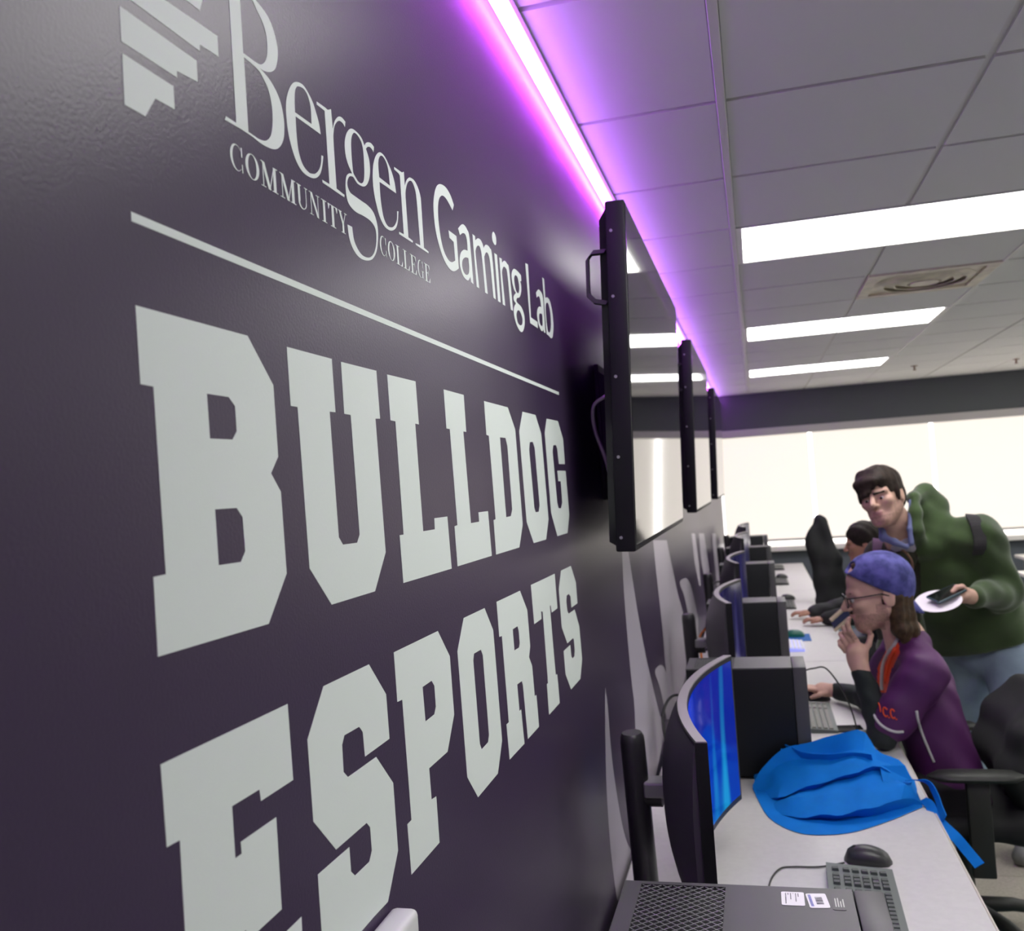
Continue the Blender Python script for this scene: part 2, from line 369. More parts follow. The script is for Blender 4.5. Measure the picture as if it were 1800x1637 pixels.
poly_letter(bg, [[(215,100),(160,130),(115,220),(90,340),(88,480),(105,660),(140,850),(200,1050),(270,1190),(340,1265),(430,1305),(490,1285),(530,1210),(553,1050),(548,1025,c),(530,1018,c),(525,1120),(500,1200),(460,1245),(420,1250),(370,1230),(300,1140),(250,990),(225,820),(212,640),(207,530,c),(522,757,c),(500,620),(465,490),(420,350),(350,210),(290,130)],
  [(200,480,c),(195,350),(198,230),(215,170),(245,155),(300,180),(345,240),(380,340),(398,450),(407,628,c)]], b2, sharp=False)
poly_letter(bg, [[(472,345,c),(575,420),(610,448),(650,440,c),(673,690,c),(690,610),(715,560),(750,533),(790,550),(830,600,c),(824,665,c),(800,620),(760,588),(725,600),(695,650),(683,730),(682,850),(720,1435,c),(820,1515,c),(818,1545,c),(545,1358,c),(540,1322,c),(632,1380,c),(570,460,c),(472,382,c)]], b2, sharp=False)
poly_letter(bg, [[(165,102),(120,150),(98,250),(105,370),(130,480),(180,600,c),(150,597),(120,620),(108,680),(110,780),(130,900),(170,975),(230,1030),(300,1065),(380,1120),(430,1190),(447,1270),(445,1380),(425,1470),(390,1520),(345,1528),(290,1500),(240,1430),(200,1330),(180,1190,c),(128,1162,c),(150,1320),(200,1450),(270,1535),(350,1562),(410,1540),(450,1460),(466,1340),(465,1220),(445,1110),(410,1020),(350,950),(280,900),(210,850),(160,810),(130,740),(128,680),(150,632),(185,633),(205,655),(240,710),(300,742),(340,725),(368,660),(378,570),(370,460),(350,380),(332,325,c),(350,305),(375,305),(400,330),(417,362,c),(421,305,c),(390,265),(355,253),(330,265),(318,290,c),(280,200),(220,130)],
  [(200,148),(178,180),(168,250),(172,380),(180,480),(193,590),(218,640),(250,690),(285,708),(308,680),(315,600),(312,480),(302,350),(285,260),(250,190),(225,160)]], b3, sharp=False)
poly_letter(bg, [[(490,365),(450,390),(420,470),(408,580),(412,720),(435,880),(480,1060),(530,1170),(580,1220),(625,1230),(665,1200),(685,1130),(693,1018,c),(678,1015,c),(675,1110),(650,1175),(615,1195),(570,1175),(530,1090),(505,960),(490,820),(483,690,c),(667,818,c),(650,700),(620,590),(580,490),(540,410)],
  [(480,640,c),(470,530),(472,450),(490,405),(520,410),(555,470),(580,560),(600,735,c)]], b3, sharp=False)
poly_letter(bg, [[(645,525,c),(720,580),(735,585),(752,578,c),(763,735,c),(780,680),(800,652),(825,645),(870,680),(910,760),(935,850),(945,950),(975,1420,c),(1027,1465,c),(1025,1482,c),(885,1388,c),(882,1368,c),(935,1395,c),(910,1090),(895,900),(880,790),(850,700),(820,678),(790,710),(772,790),(771,860,c),(803,1305,c),(853,1345,c),(850,1365,c),(700,1268,c),(700,1243,c),(752,1272,c),(708,625,c),(697,600,c),(645,553,c)]], b3, sharp=False)
# small serif capitals: glyphs drawn from strokes in a unit box (x right along the wall, y up)
def arc(cx, cy, rx, ry, a0, a1, n=14): return [(cx + rx * math.cos(math.radians(a0 + (a1 - a0) * i / n)), cy + ry * math.sin(math.radians(a0 + (a1 - a0) * i / n))) for i in range(n + 1)]
def ring(cx, cy, rx, ry, tx, ty):
    o = arc(cx, cy, rx, ry, 0, 360, 28)[:-1]; i = arc(cx, cy, rx - tx, ry - ty, 0, 360, 28)[:-1]; return [o, i]
def bar(x0, x1, y0, y1): return [[(x0, y0), (x1, y0), (x1, y1), (x0, y1)]]
def quad(a, b, wa): return [[(a[0] - wa / 2, a[1]), (a[0] + wa / 2, a[1]), (b[0] + wa / 2, b[1]), (b[0] - wa / 2, b[1])]]
def crescent(open_g):
    o = arc(0.52, 0.5, 0.5, 0.5, 42, 318, 30); i = arc(0.60, 0.5, 0.34, 0.465, 318, 42, 30)
    i = arc(0.58, 0.5, 0.38, 0.47, 312, 48, 30); g = [[o + i]]
    g.append(bar(0.88, 0.97, 0.62, 0.98))
    g.append(bar(0.80, 0.97, 0.03, 0.42) if open_g else bar(0.90, 0.97, 0.02, 0.34))
    if open_g: g.append(bar(0.68, 1.08, 0.39, 0.43))
    return g
SF = 0.035
GL = {
 'C': crescent(False), 'G': crescent(True), 'O': [ring(0.5, 0.5, 0.5, 0.5, 0.2, 0.03)],
 'M': [quad((0.14, 0), (0.14, 1), 0.05), quad((0.86, 0), (0.86, 1), 0.17), quad((0.52, 0), (0.16, 1), 0.17), quad((0.52, 0), (0.83, 1), 0.05), bar(0, 0.28, 0, SF), bar(0.68, 1.04, 0, SF), bar(-0.02, 0.2, 1 - SF, 1), bar(0.8, 1.04, 1 - SF, 1)],
 'U': [quad((0.2, 0.3), (0.2, 1), 0.2), quad((0.85, 0.3), (0.85, 1), 0.06), [arc(0.49, 0.3, 0.39, 0.3, 180, 360, 16) + arc(0.53, 0.3, 0.28, 0.26, 360, 180, 16)], bar(0, 0.4, 1 - SF, 1), bar(0.7, 1, 1 - SF, 1)],
 'N': [quad((0.16, 0), (0.16, 1), 0.06), quad((0.86, 0), (0.86, 1), 0.06), quad((0.82, 0), (0.2, 1), 0.2), bar(0, 0.34, 0, SF), bar(0.68, 1.02, 1 - SF, 1), bar(-0.02, 0.24, 1 - SF, 1)],
 'I': [quad((0.5, 0), (0.5, 1), 0.42), bar(0, 1, 0, SF), bar(0, 1, 1 - SF, 1)],
 'T': [quad((0.5, 0), (0.5, 1), 0.23), bar(0, 1, 1 - SF, 1), bar(0.24, 0.76, 0, SF), [[(0, 1), (0.05, 0.74), (0.09, 0.74), (0.2, 0.97)]], [[(1, 1), (0.95, 0.74), (0.91, 0.74), (0.8, 0.97)]]],
 'Y': [quad((0.52, 0), (0.52, 0.45), 0.2), quad((0.52, 0.42), (0.18, 1), 0.22), quad((0.55, 0.42), (0.86, 1), 0.06), bar(0.28, 0.76, 0, SF), bar(0, 0.4, 1 - SF, 1), bar(0.7, 1.04, 1 - SF, 1)],
 'L': [quad((0.3, 0), (0.3, 1), 0.24), bar(0, 0.95, 0, SF), bar(0, 0.6, 1 - SF, 1), [[(1, 0.28), (0.95, 0.28), (0.75, 0.03), (0.95, 0)]]],
 'E': [quad((0.3, 0), (0.3, 1), 0.24), bar(0, 0.95, 0, SF), bar(0, 0.92, 1 - SF, 1), bar(0.3, 0.68, 0.5, 0.5 + SF), bar(0.65, 0.71, 0.38, 0.65), [[(1, 0.28), (0.95, 0.28), (0.75, 0.03), (0.95, 0)]], [[(0.95, 0.74), (0.9, 0.74), (0.72, 0.97), (0.92, 1)]]],
}
def serif_word(word, exts, crop, top, bot, parent):
    zt = on(crop[0] + top[0] / crop[2], crop[1] + top[1] / crop[2], 0, 0).z; zb = on(crop[0] + bot[0] / crop[2], crop[1] + bot[1] / crop[2], 0, 0).z
    for ch, (l, r) in zip(word, exts):
        ya = on(crop[0] + l[0] / crop[2], crop[1] + l[1] / crop[2], 0, 0).y; yb = on(crop[0] + r[0] / crop[2], crop[1] + r[1] / crop[2], 0, 0).y
        mb = MB()
        for k, loops in enumerate(GL[ch]):
            q = slab([[(ya + p[0] * (yb - ya), zb + p[1] * (zt - zb)) for p in lp] for lp in loops], 0.0003 + 0.00003 * k); mb.add(q.v, q.f)
        mb.build('letter', m_letter, parent)
serif_word('COMMUNITY', [((68,250),(260,500)),((285,350),(482,500)),((505,500),(740,800)),((775,660),(995,960)),((1003,640),(1162,900)),((1180,760),(1338,1160)),((1352,870),(1440,1220)),((1440,912),(1582,1110)),((1590,1012),(1706,1085))], (395, 240, 8.0), (495,325), (743,815), bg)
serif_word('COLLEGE', [((255,400),(443,780)),((465,500),(655,700)),((690,900),(865,1040)),((885,1020),(1045,1140)),((1070,1150),(1228,1245)),((1242,1000),(1400,1330)),((1440,1350),(1582,1445))], (650, 400, 14.88), (1040,680), (865,1040), bg)
gm = thing('wall_lettering', 'pale rounded sans letters reading Gaming Lab on the purple wall', 'lettering')
poly_letter(gm, [[(125,75),(88,110),(66,220),(66,350),(85,520),(120,670),(165,800),(215,885),(262,912),(307,885,c),(284,575,c),(208,517,c),(217,590,c),(258,630,c),(272,810,c),(240,825),(205,800),(165,720),(135,600),(112,430),(107,290),(120,210),(150,185),(185,215),(220,275),(247,328,c),(259,275,c),(225,180),(180,105)]], b6, sharp=False)
poly_letter(gm, [[(335,462),(300,500,c),(318,565,c),(345,545),(370,560),(385,620),(392,715,c),(355,705),(325,740),(315,810),(325,890),(355,965),(395,1000),(418,965,c),(425,1015,c),(448,1035,c),(410,600),(385,510),(360,470)], [(370,778),(345,800),(338,850),(350,910),(375,945),(400,935),(407,880),(398,785,c)]], b6, sharp=False)
poly_letter(gm, [[(437,553,c),(462,575,c),(465,615,c),(490,595),(515,610),(535,650),(545,690,c),(560,660),(580,660),(605,690),(625,760),(662,1182,c),(640,1165,c),(608,840),(590,750),(570,730),(555,760),(553,810),(584,1130,c),(560,1115,c),(530,790),(512,690),(490,665),(470,700),(470,770),(503,1075,c),(478,1060,c)]], b6, sharp=False)
i1 = slab([smooth_loop(px2wall([(647,735,c),(673,755,c),(708,1212,c),(684,1198,c)], b6))]); i2 = slab([smooth_loop(px2wall([(640,533),(627,560),(632,620),(655,660),(666,640),(662,580)], b6))])
i1.add(i2.v, i2.f).build('letter', m_letter, gm)
poly_letter(gm, [[(695,778,c),(717,790,c),(722,830,c),(745,810),(770,840),(790,900),(828,1292,c),(806,1280,c),(773,940),(755,880),(735,870),(722,910),(725,970),(753,1243,c),(730,1230,c)]], b6, sharp=False)
poly_letter(gm, [[(835,888),(815,930),(818,1000),(835,1080),(855,1120,c),(835,1150),(836,1190),(855,1220,c),(838,1260),(838,1330),(860,1420),(895,1485),(920,1490),(938,1430),(935,1340),(910,1260),(870,1215),(860,1195),(865,1170),(890,1160),(905,1110),(905,1050),(895,1008,c),(907,1005,c),(903,950,c),(870,910)],
  [(848,950),(838,980),(845,1050),(862,1110),(880,1120),(888,1080),(882,1020),(868,965)], [(870,1290),(860,1330),(872,1400),(895,1430),(915,1420),(918,1370),(905,1320),(888,1290)]], b6, sharp=False)
poly_letter(gm, [[(945,832),(970,845),(1000,1355),(1063,1398),(1066,1458),(992,1410)]], b6)
poly_letter(gm, [[(1068,1088),(1048,1118,c),(1055,1165,c),(1072,1150),(1085,1170),(1093,1210),(1098,1258,c),(1080,1250),(1062,1280),(1060,1350),(1078,1440),(1105,1488),(1120,1470,c),(1124,1495,c),(1138,1508,c),(1118,1200),(1105,1130),(1085,1095)], [(1085,1315),(1078,1345),(1085,1410),(1102,1435),(1112,1420),(1108,1325,c)]], b6, sharp=False)
poly_letter(gm, [[(1108,970,c),(1125,985,c),(1137,1165,c),(1160,1165),(1185,1210),(1205,1310),(1215,1430),(1210,1530),(1195,1555),(1170,1530,c),(1150,1515,c)], [(1150,1215),(1140,1260),(1150,1400),(1165,1490),(1185,1490),(1192,1420),(1185,1310),(1168,1230)]], b6, sharp=False)
# dividing line
a = on(229.5, 372, 0, 0); b = on(231, 389, 0, 0); e = on(982, 690, 0, 0)
tag(slab([[(a.y, a.z), (e.y, a.z), (e.y, b.z), (a.y, b.z)]]).build('wall_stripe', m_letter), 'thin pale stripe on the wall between Bergen and BULLDOG', 'stripe')
# curved mural spikes near the desks
f7 = (1040, 950, 4.9625); f8 = (1040, 1250, 4.231)
mu = thing('wall_mural', 'pale curved claw strokes painted on the wall under the televisions', 'mural')
def cv(pts, fr, to): return [((fr[0] + p[0] / fr[2] - to[0]) * to[2], (fr[1] + p[1] / fr[2] - to[1]) * to[2]) + tuple(p[2:]) for p in pts]
def spike(pts): slab([smooth_loop(px2wall(pts, f7))], 0.0002).build('stroke', m_mural, mu)
spike([(120,1285,c)] + cv([(122,0),(150,350),(200,700),(250,940),(310,1070,c),(200,1420,c),(185,1380),(160,1200),(130,900),(108,500),(100,0)], f8, f7))
spike([(262,40,c),(310,40,c),(350,300),(400,620),(470,1000),(520,1220),(575,1450),(640,1660,c)] + cv([(470,520,c),(362,880,c),(350,830),(330,400),(320,0)], f8, f7) + [(340,1150),(300,700),(275,350)])
spike([(535,0,c),(655,0,c),(700,220),(750,460),(812,720),(826,1150,c),(730,1560,c),(655,1560,c),(600,1300),(555,1160),(570,1110),(600,1090),(630,1105),(650,1160,c),(615,750),(560,250)])
spike([(770,375),(800,335),(840,345),(880,450),(930,690,c),(930,900,c),(880,900,c),(850,690),(810,500)])
spike([(870,-60,c),(900,-60,c),(940,250),(952,400,c),(935,380),(900,200)])
spike([(935,-60,c),(980,-60,c),(1030,280),(1040,420,c),(1000,400,c),(960,200)])
spike([(1050,-60,c),(1082,-60,c),(1110,280),(1115,400,c),(1090,400,c),(1080,280)])
# pale wall box at the bottom of the frame
p1 = on(737, 1594, 0, 0.03); wx = thing('wall_box', 'pale plastic wall box mounted below the ESPORTS letters', 'wall box', (0, p1.y, p1.z))
m_box = mat('pale_plastic', (0.62, 0.63, 0.62), 0.35)
MB().bbox(0.0, 0.03, -0.13, 0.0, -0.2, 0.0, 0.007, 3).build('housing', m_box, wx, ang=40)
MB().bbox(0.028, 0.034, -0.112, -0.018, -0.18, -0.022, 0.002, 2).build('cover_plate', m_box, wx, ang=40)

# ------------------------------------------------------------------ televisions
TVW, TVH = 1.30, 0.744
def television():
    t = thing('television', '', 'television', group='wall televisions')     # origin: near bottom corner line, back on the wall
    s = bpy.data.objects.new('casing', None)
    tilt = math.radians(2.15)
    def R(x, y, z): return (x * math.cos(tilt) + z * math.sin(tilt), y, -x * math.sin(tilt) + z * math.cos(tilt))
    def tilted(mb): mb.v = [R(*v) for v in mb.v]; return mb
    x0 = 0.098
    q = MB().bbox(x0, x0 + 0.042, 0, TVW, 0, TVH, 0.004, 2)                    # front frame
    tilted(q).build('frame', m_tv, t, ang=40)
    q = MB(); r1 = [(x0, 0.012, 0.012), (x0, TVW - 0.012, 0.012), (x0, TVW - 0.012, TVH - 0.012), (x0, 0.012, TVH - 0.012)]
    r2 = [(x0 - 0.016, 0.02, 0.02), (x0 - 0.016, TVW - 0.02, 0.02), (x0 - 0.016, TVW - 0.02, TVH - 0.035), (x0 - 0.016, 0.02, TVH - 0.035)]
    r3 = [(x0 - 0.034, 0.2, 0.06), (x0 - 0.034, TVW - 0.2, 0.06), (x0 - 0.034, TVW - 0.2, TVH - 0.2), (x0 - 0.034, 0.2, TVH - 0.2)]
    back = tilted(q.loft([r1, r2, r3])).build('back_cover', m_black, t)
    tilted(MB().box(x0 + 0.0422, x0 + 0.0432, 0.009, TVW - 0.009, 0.014, TVH - 0.009)).build('screen', m_glass, t)
    for k, z in enumerate((0.03, 0.2, 0.37, 0.54, 0.68)):
        tilted(MB().tube([(x0 + 0.012, -0.0015, z), (x0 + 0.012, 0.004, z)], 0.0035, 8)).build('screw', m_grey, t)
    # side grab handle
    hz0, hz1, hx = 0.535, 0.64, x0 - 0.046
    h = MB(); pts = [(x0 - 0.006, 0.016, hz1), (hx + 0.012, 0.016, hz1), (hx, 0.016, hz1 - 0.014), (hx, 0.016, hz0 + 0.014), (hx + 0.014, 0.016, hz0), (x0 - 0.006, 0.016, hz0 - 0.006)]
    for a, b in zip(pts[:-1], pts[1:]):
        h.loft([[(p[0], p[1] - 0.008, p[2] - 0.004), (p[0], p[1] + 0.012, p[2] - 0.004), (p[0] + 0.006, p[1] + 0.012, p[2] + 0.004), (p[0] + 0.006, p[1] - 0.008, p[2] + 0.004)] for p in (a, b)])
    tilted(h).build('side_handle', m_black2, t)
    # wall mount
    MB().bbox(0.0, 0.012, TVW / 2 - 0.17, TVW / 2 + 0.2, 0.10, 0.46, 0.002, 1).build('wall_plate', m_tv, t)
    for y in (TVW / 2 - 0.16, TVW / 2 + 0.16):
        m = MB().bbox(0.055, 0.075, y - 0.02, y + 0.02, 0.06, 0.48, 0.003, 1); m.build('mount_rail', m_tv, t)
        m = MB().loft([[(0.012, y - 0.012, 0.16), (0.012, y + 0.012, 0.16), (0.012, y + 0.012, 0.44), (0.012, y - 0.012, 0.44)], [(0.06, y - 0.012, 0.10), (0.06, y + 0.012, 0.10), (0.06, y + 0.012, 0.40), (0.06, y - 0.012, 0.40)]])
        m.build('mount_arm', m_tv, t)
    cb = crom([(x0 - 0.02, 0.14, 0.34), (x0 - 0.05, 0.15, 0.32), (x0 - 0.055, 0.17, 0.27), (x0 - 0.04, 0.2, 0.2), (x0 - 0.03, 0.24, 0.12)], 6)
    MB().tube(cb, 0.0045, 8).build('cable', m_lilac, t, smooth=True)
    return t
tv = television()
tvl = ['black wall television beside the lettering, with dark glossy screen', 'black wall television hung between the two other televisions', 'black wall television closest to the windows']
TVY = [1.94, 4.02, 6.30]
for i, y in enumerate(TVY):
    o = tv if i == 0 else copy_tree(tv)
    zb = 1.572
    o.location = (0, y, zb); o['label'] = tvl[i]

# ------------------------------------------------------------------ desks
DZ = 0.74; DD = 0.81
seams = [-1.02, 0.48, 1.98, 3.48, 4.975, 6.475, 7.975, 9.475, 10.37]
dl = ['grey desk in front of the wall box below the lettering', 'grey laminate desk carrying the PC tower with stickers', 'grey laminate desk under the blue tote bag', 'grey laminate desk where the man in the blue cap sits',
      'grey laminate desk carrying the white glowing keyboard', 'grey laminate desk beside the chair draped with a black coat', 'grey laminate desk second from the windows', 'short grey laminate desk closest to the windows']
def desk(y0, y1, label):
    L = y1 - y0; t = thing('desk', label, 'desk', (0, y0, 0), group='row of grey desks along the wall')
    MB().bbox(0.012, DD - 0.004, 0.001, L - 0.001, DZ - 0.028, DZ, 0.003, 1).build('tabletop', m_desk, t)
    MB().bbox(DD - 0.005, DD, 0.001, L - 0.001, DZ - 0.028, DZ - 0.0005, 0.001, 1).build('edge_band', m_edge, t)
    for y in (0.06, L - 0.06):
        MB().bbox(0.10, DD - 0.08, y - 0.03, y + 0.03, 0.0, 0.03, 0.004, 1).build('foot', m_grey, t)
        MB().bbox(0.36, 0.44, y - 0.02, y + 0.02, 0.03, DZ - 0.028, 0.003, 1).build('leg', m_grey, t)
    MB().box(0.38, 0.40, 0.08, L - 0.08, 0.35, 0.68).build('modesty_panel', m_grey, t)
    g = MB().cyl((0.13, min(0.77, L / 2)), 0.034, DZ - 0.02, DZ + 0.003, 28).build('cable_grommet', m_monback, t, ang=40)
    MB().box(0.118, 0.142, min(0.77, L / 2) - 0.033, min(0.77, L / 2) - 0.012, DZ, DZ + 0.004).build('slot', m_black, g)
for i in range(len(seams) - 1): desk(seams[i], seams[i + 1], dl[i])

# ------------------------------------------------------------------ PC towers
PW, PH, PL = 0.19, 0.356, 0.375
def pc_tower():
    t = thing('pc_tower', '', 'computer', group='black PC towers on the desks')
    fx = PL - 0.042; vx0, vx1, vy0, vy1 = 0.026, 0.152, 0.012, PW - 0.010
    b = MB().bbox(0, fx - 0.0012, 0, PW, 0.012, PH - 0.004, 0.0025, 2); b.build('case_body', m_caseside, t, ang=40)
    tp = MB()   # top cover as a frame around the vent
    for r in ((0, vx0, 0, PW), (vx1, fx - 0.0012, 0, PW), (vx0, vx1, 0, vy0), (vx0, vx1, vy1, PW)): tp.box(*r, PH - 0.004, PH)
    tp.build('top_cover', m_case, t)
    MB().bbox(fx + 0.0006, PL, 0.0, PW, 0.010, PH, 0.003, 2).build('front_panel', m_case, t, ang=40)
    MB().box(vx0, vx1, vy0, vy1, PH - 0.0039, PH - 0.0035).build('vent_filter', m_black, t)
    g = MB(); w = 0.0005; st = 0.0105
    def seg(a, b):
        d = Vector((b[0] - a[0], b[1] - a[1], 0)); n = Vector((-d.y, d.x, 0)).normalized() * w
        A = Vector((a[0], a[1], PH - 0.0008)); B = Vector((b[0], b[1], PH - 0.0008))
        g.add([A - n, A + n, B + n, B - n, A - n + Vector((0, 0, -.0012)), A + n + Vector((0, 0, -.0012)), B + n + Vector((0, 0, -.0012)), B - n + Vector((0, 0, -.0012))], [(0, 1, 2, 3), (0, 4, 5, 1), (2, 6, 7, 3), (1, 5, 6, 2), (3, 7, 4, 0)])
    def clip(c, sgn, sl):
        pts = []
        for x in (vx0, vx1):
            y = sgn * sl * (x - vx0) + c
            if vy0 <= y <= vy1: pts.append((x, y))
        for y in (vy0, vy1):
            x = vx0 + (y - c) / (sgn * sl)
            if vx0 < x < vx1: pts.append((x, y))
        return pts
    for sgn, sl in ((1, 0.9), (-1, 0.9)):
        cc = -0.4
        while cc < 0.6:
            p = clip(cc, sgn, sl)
            if len(p) >= 2: seg(p[0], p[1])
            cc += st * 1.35
    g.build('vent_mesh', m_grey, t)
    MB().box(-0.004, 0.0, 0.02, PW - 0.02, 0.05, 0.30).build('rear_panel', m_grey, t)
    for y in (0.03, PW - 0.03):
        for x in (0.04, PL - 0.06): MB().cyl((x, y), 0.014, 0, 0.012, 14).build('rubber_foot', m_black, t)
    MB().tube([(PL - 0.001, PW / 2, PH - 0.04), (PL + 0.001, PW / 2, PH - 0.04)], 0.008, 16).build('power_button', m_black, t)
    return t
def sticker(t):
    z = PH + 0.0006
    def card(name, x0, x1, y0, y1, rot, m):
        q = MB(); cx, cy = (x0 + x1) / 2, (y0 + y1) / 2; pts = []
        for (sx, sy, a0) in ((1, 1, 0), (-1, 1, 90), (-1, -1, 180), (1, -1, 270)):
            for k in range(4):
                a = math.radians(a0 + k * 30); pts.append(((x1 - x0) / 2 * sx - sx * 0.003 + 0.003 * math.cos(a), (y1 - y0) / 2 * sy - sy * 0.003 + 0.003 * math.sin(a)))
        c_, s_ = math.cos(rot), math.sin(rot)
        ring0 = [(cx + p[0] * c_ - p[1] * s_, cy + p[0] * s_ + p[1] * c_, PH) for p in pts]; ring1 = [(p[0], p[1], z) for p in ring0]
        o = q.loft([ring0, ring1]).build(name, m, t); return cx, cy, c_, s_, o
    def ink(o, cx, cy, c_, s_, rects, m, nm='print'):
        q = MB()
        for (x0, x1, y0, y1) in rects:
            P = [(x0, y0), (x1, y0), (x1, y1), (x0, y1)]
            q.add([(cx + p[0] * c_ - p[1] * s_, cy + p[0] * s_ + p[1] * c_, z + 0.0002) for p in P], [(0, 1, 2, 3)])
        q.build(nm, m, o)
    X0 = 0.22
    cx, cy, c_, s_, o = card('label_sticker', X0 + 0.012, X0 + 0.044, PW - 0.062, PW - 0.018, 0.0, m_sticker)
    rr = random.Random(3); lines = []
    for k in range(6):
        y = 0.017
        while y > -0.016:
            L = rr.uniform(0.001, 0.0035)
            lines.append((-0.0105 + k * 0.0035, -0.0092 + k * 0.0035, y - L, y)); y -= L + 0.0008
            if rr.random() < 0.06 * (k + 1): break
    ink(o, cx, cy, c_, s_, lines, m_ink)
    cx, cy, c_, s_, o = card('barcode_sticker', X0 + 0.048, X0 + 0.076, PW - 0.066, PW - 0.020, 0.10, m_sticker)
    ink(o, cx, cy, c_, s_, [(-0.003, 0.007, -0.012 + k * 0.0022, -0.012 + k * 0.0022 + rr.uniform(0.0006, 0.0016)) for k in range(11)], m_ink, 'barcode')
    ink(o, cx, cy, c_, s_, [(-0.0115, -0.0075, -0.018 + k * 0.0034, -0.0158 + k * 0.0034) for k in range(11)], m_inkblue)
    cx, cy, c_, s_, o = card('clear_sticker', X0 + 0.081, X0 + 0.099, PW - 0.07, PW - 0.016, 0.0, m_case)
    ink(o, cx, cy, c_, s_, [(-0.005 + k * 0.0035, -0.0033 + k * 0.0035, -0.018, rr.uniform(0.0, 0.012)) for k in range(4)], m_inkpale)
pc = pc_tower()
PCY = [1.25, 3.055, 4.63, 6.65, 8.18, 9.66]; PCX = [0.153, 0.128, 0.115, 0.10, 0.10, 0.09]
pl_ = ['black PC tower with white stickers and a mesh vent on top', 'black PC tower standing behind the blue tote bag', 'black PC tower beside the white glowing keyboard', 'fourth black PC tower along the desks from the lettering', 'black PC tower second from the windows', 'black PC tower closest to the windows']
towers = []
for i in range(6):
    o = pc if i == 0 else copy_tree(pc)
    o.location = (PCX[i], PCY[i], DZ); o['label'] = pl_[i]; towers.append(o)
sticker(towers[0])

# ------------------------------------------------------------------ curved monitors
MW, MH, MZ = 0.80, 0.365, 0.885
def screen_mat(name, base, streak, em):
    m = bpy.data.materials.new(name); m.use_nodes = True; nt = m.node_tree; n = nt.nodes; b = n['Principled BSDF']
    b.inputs['Base Color'].default_value = (0.004, 0.005, 0.008, 1); b.inputs['Roughness'].default_value = 0.12
    b.inputs['Specular IOR Level'].default_value = 0.8
    tc = n.new('ShaderNodeTexCoord'); mp = n.new('ShaderNodeMapping'); mp.inputs['Scale'].default_value = (1, 3.0, 0.6); mp.inputs['Rotation'].default_value = (0.5, 0, 0)
    nz = n.new('ShaderNodeTexNoise'); nz.inputs['Scale'].default_value = 3.2; nz.inputs['Detail'].default_value = 1.0
    cr = n.new('ShaderNodeValToRGB'); e = cr.color_ramp.elements
    e[0].position = 0.52; e[0].color = (*base, 1); e[1].position = 0.66; e[1].color = (*streak, 1)
    nt.links.new(tc.outputs['Object'], mp.inputs['Vector']); nt.links.new(mp.outputs[0], nz.inputs['Vector']); nt.links.new(nz.outputs['Fac'], cr.inputs[0])
    nt.links.new(cr.outputs[0], b.inputs['Emission Color']); b.inputs['Emission Strength'].default_value = em
    return m
m_scr1 = screen_mat('blue_wallpaper', (0.0, 0.016, 0.36), (0.01, 0.30, 0.62), 0.7)
m_scr2 = screen_mat('violet_wallpaper', (0.03, 0.02, 0.18), (0.12, 0.10, 0.5), 0.2)
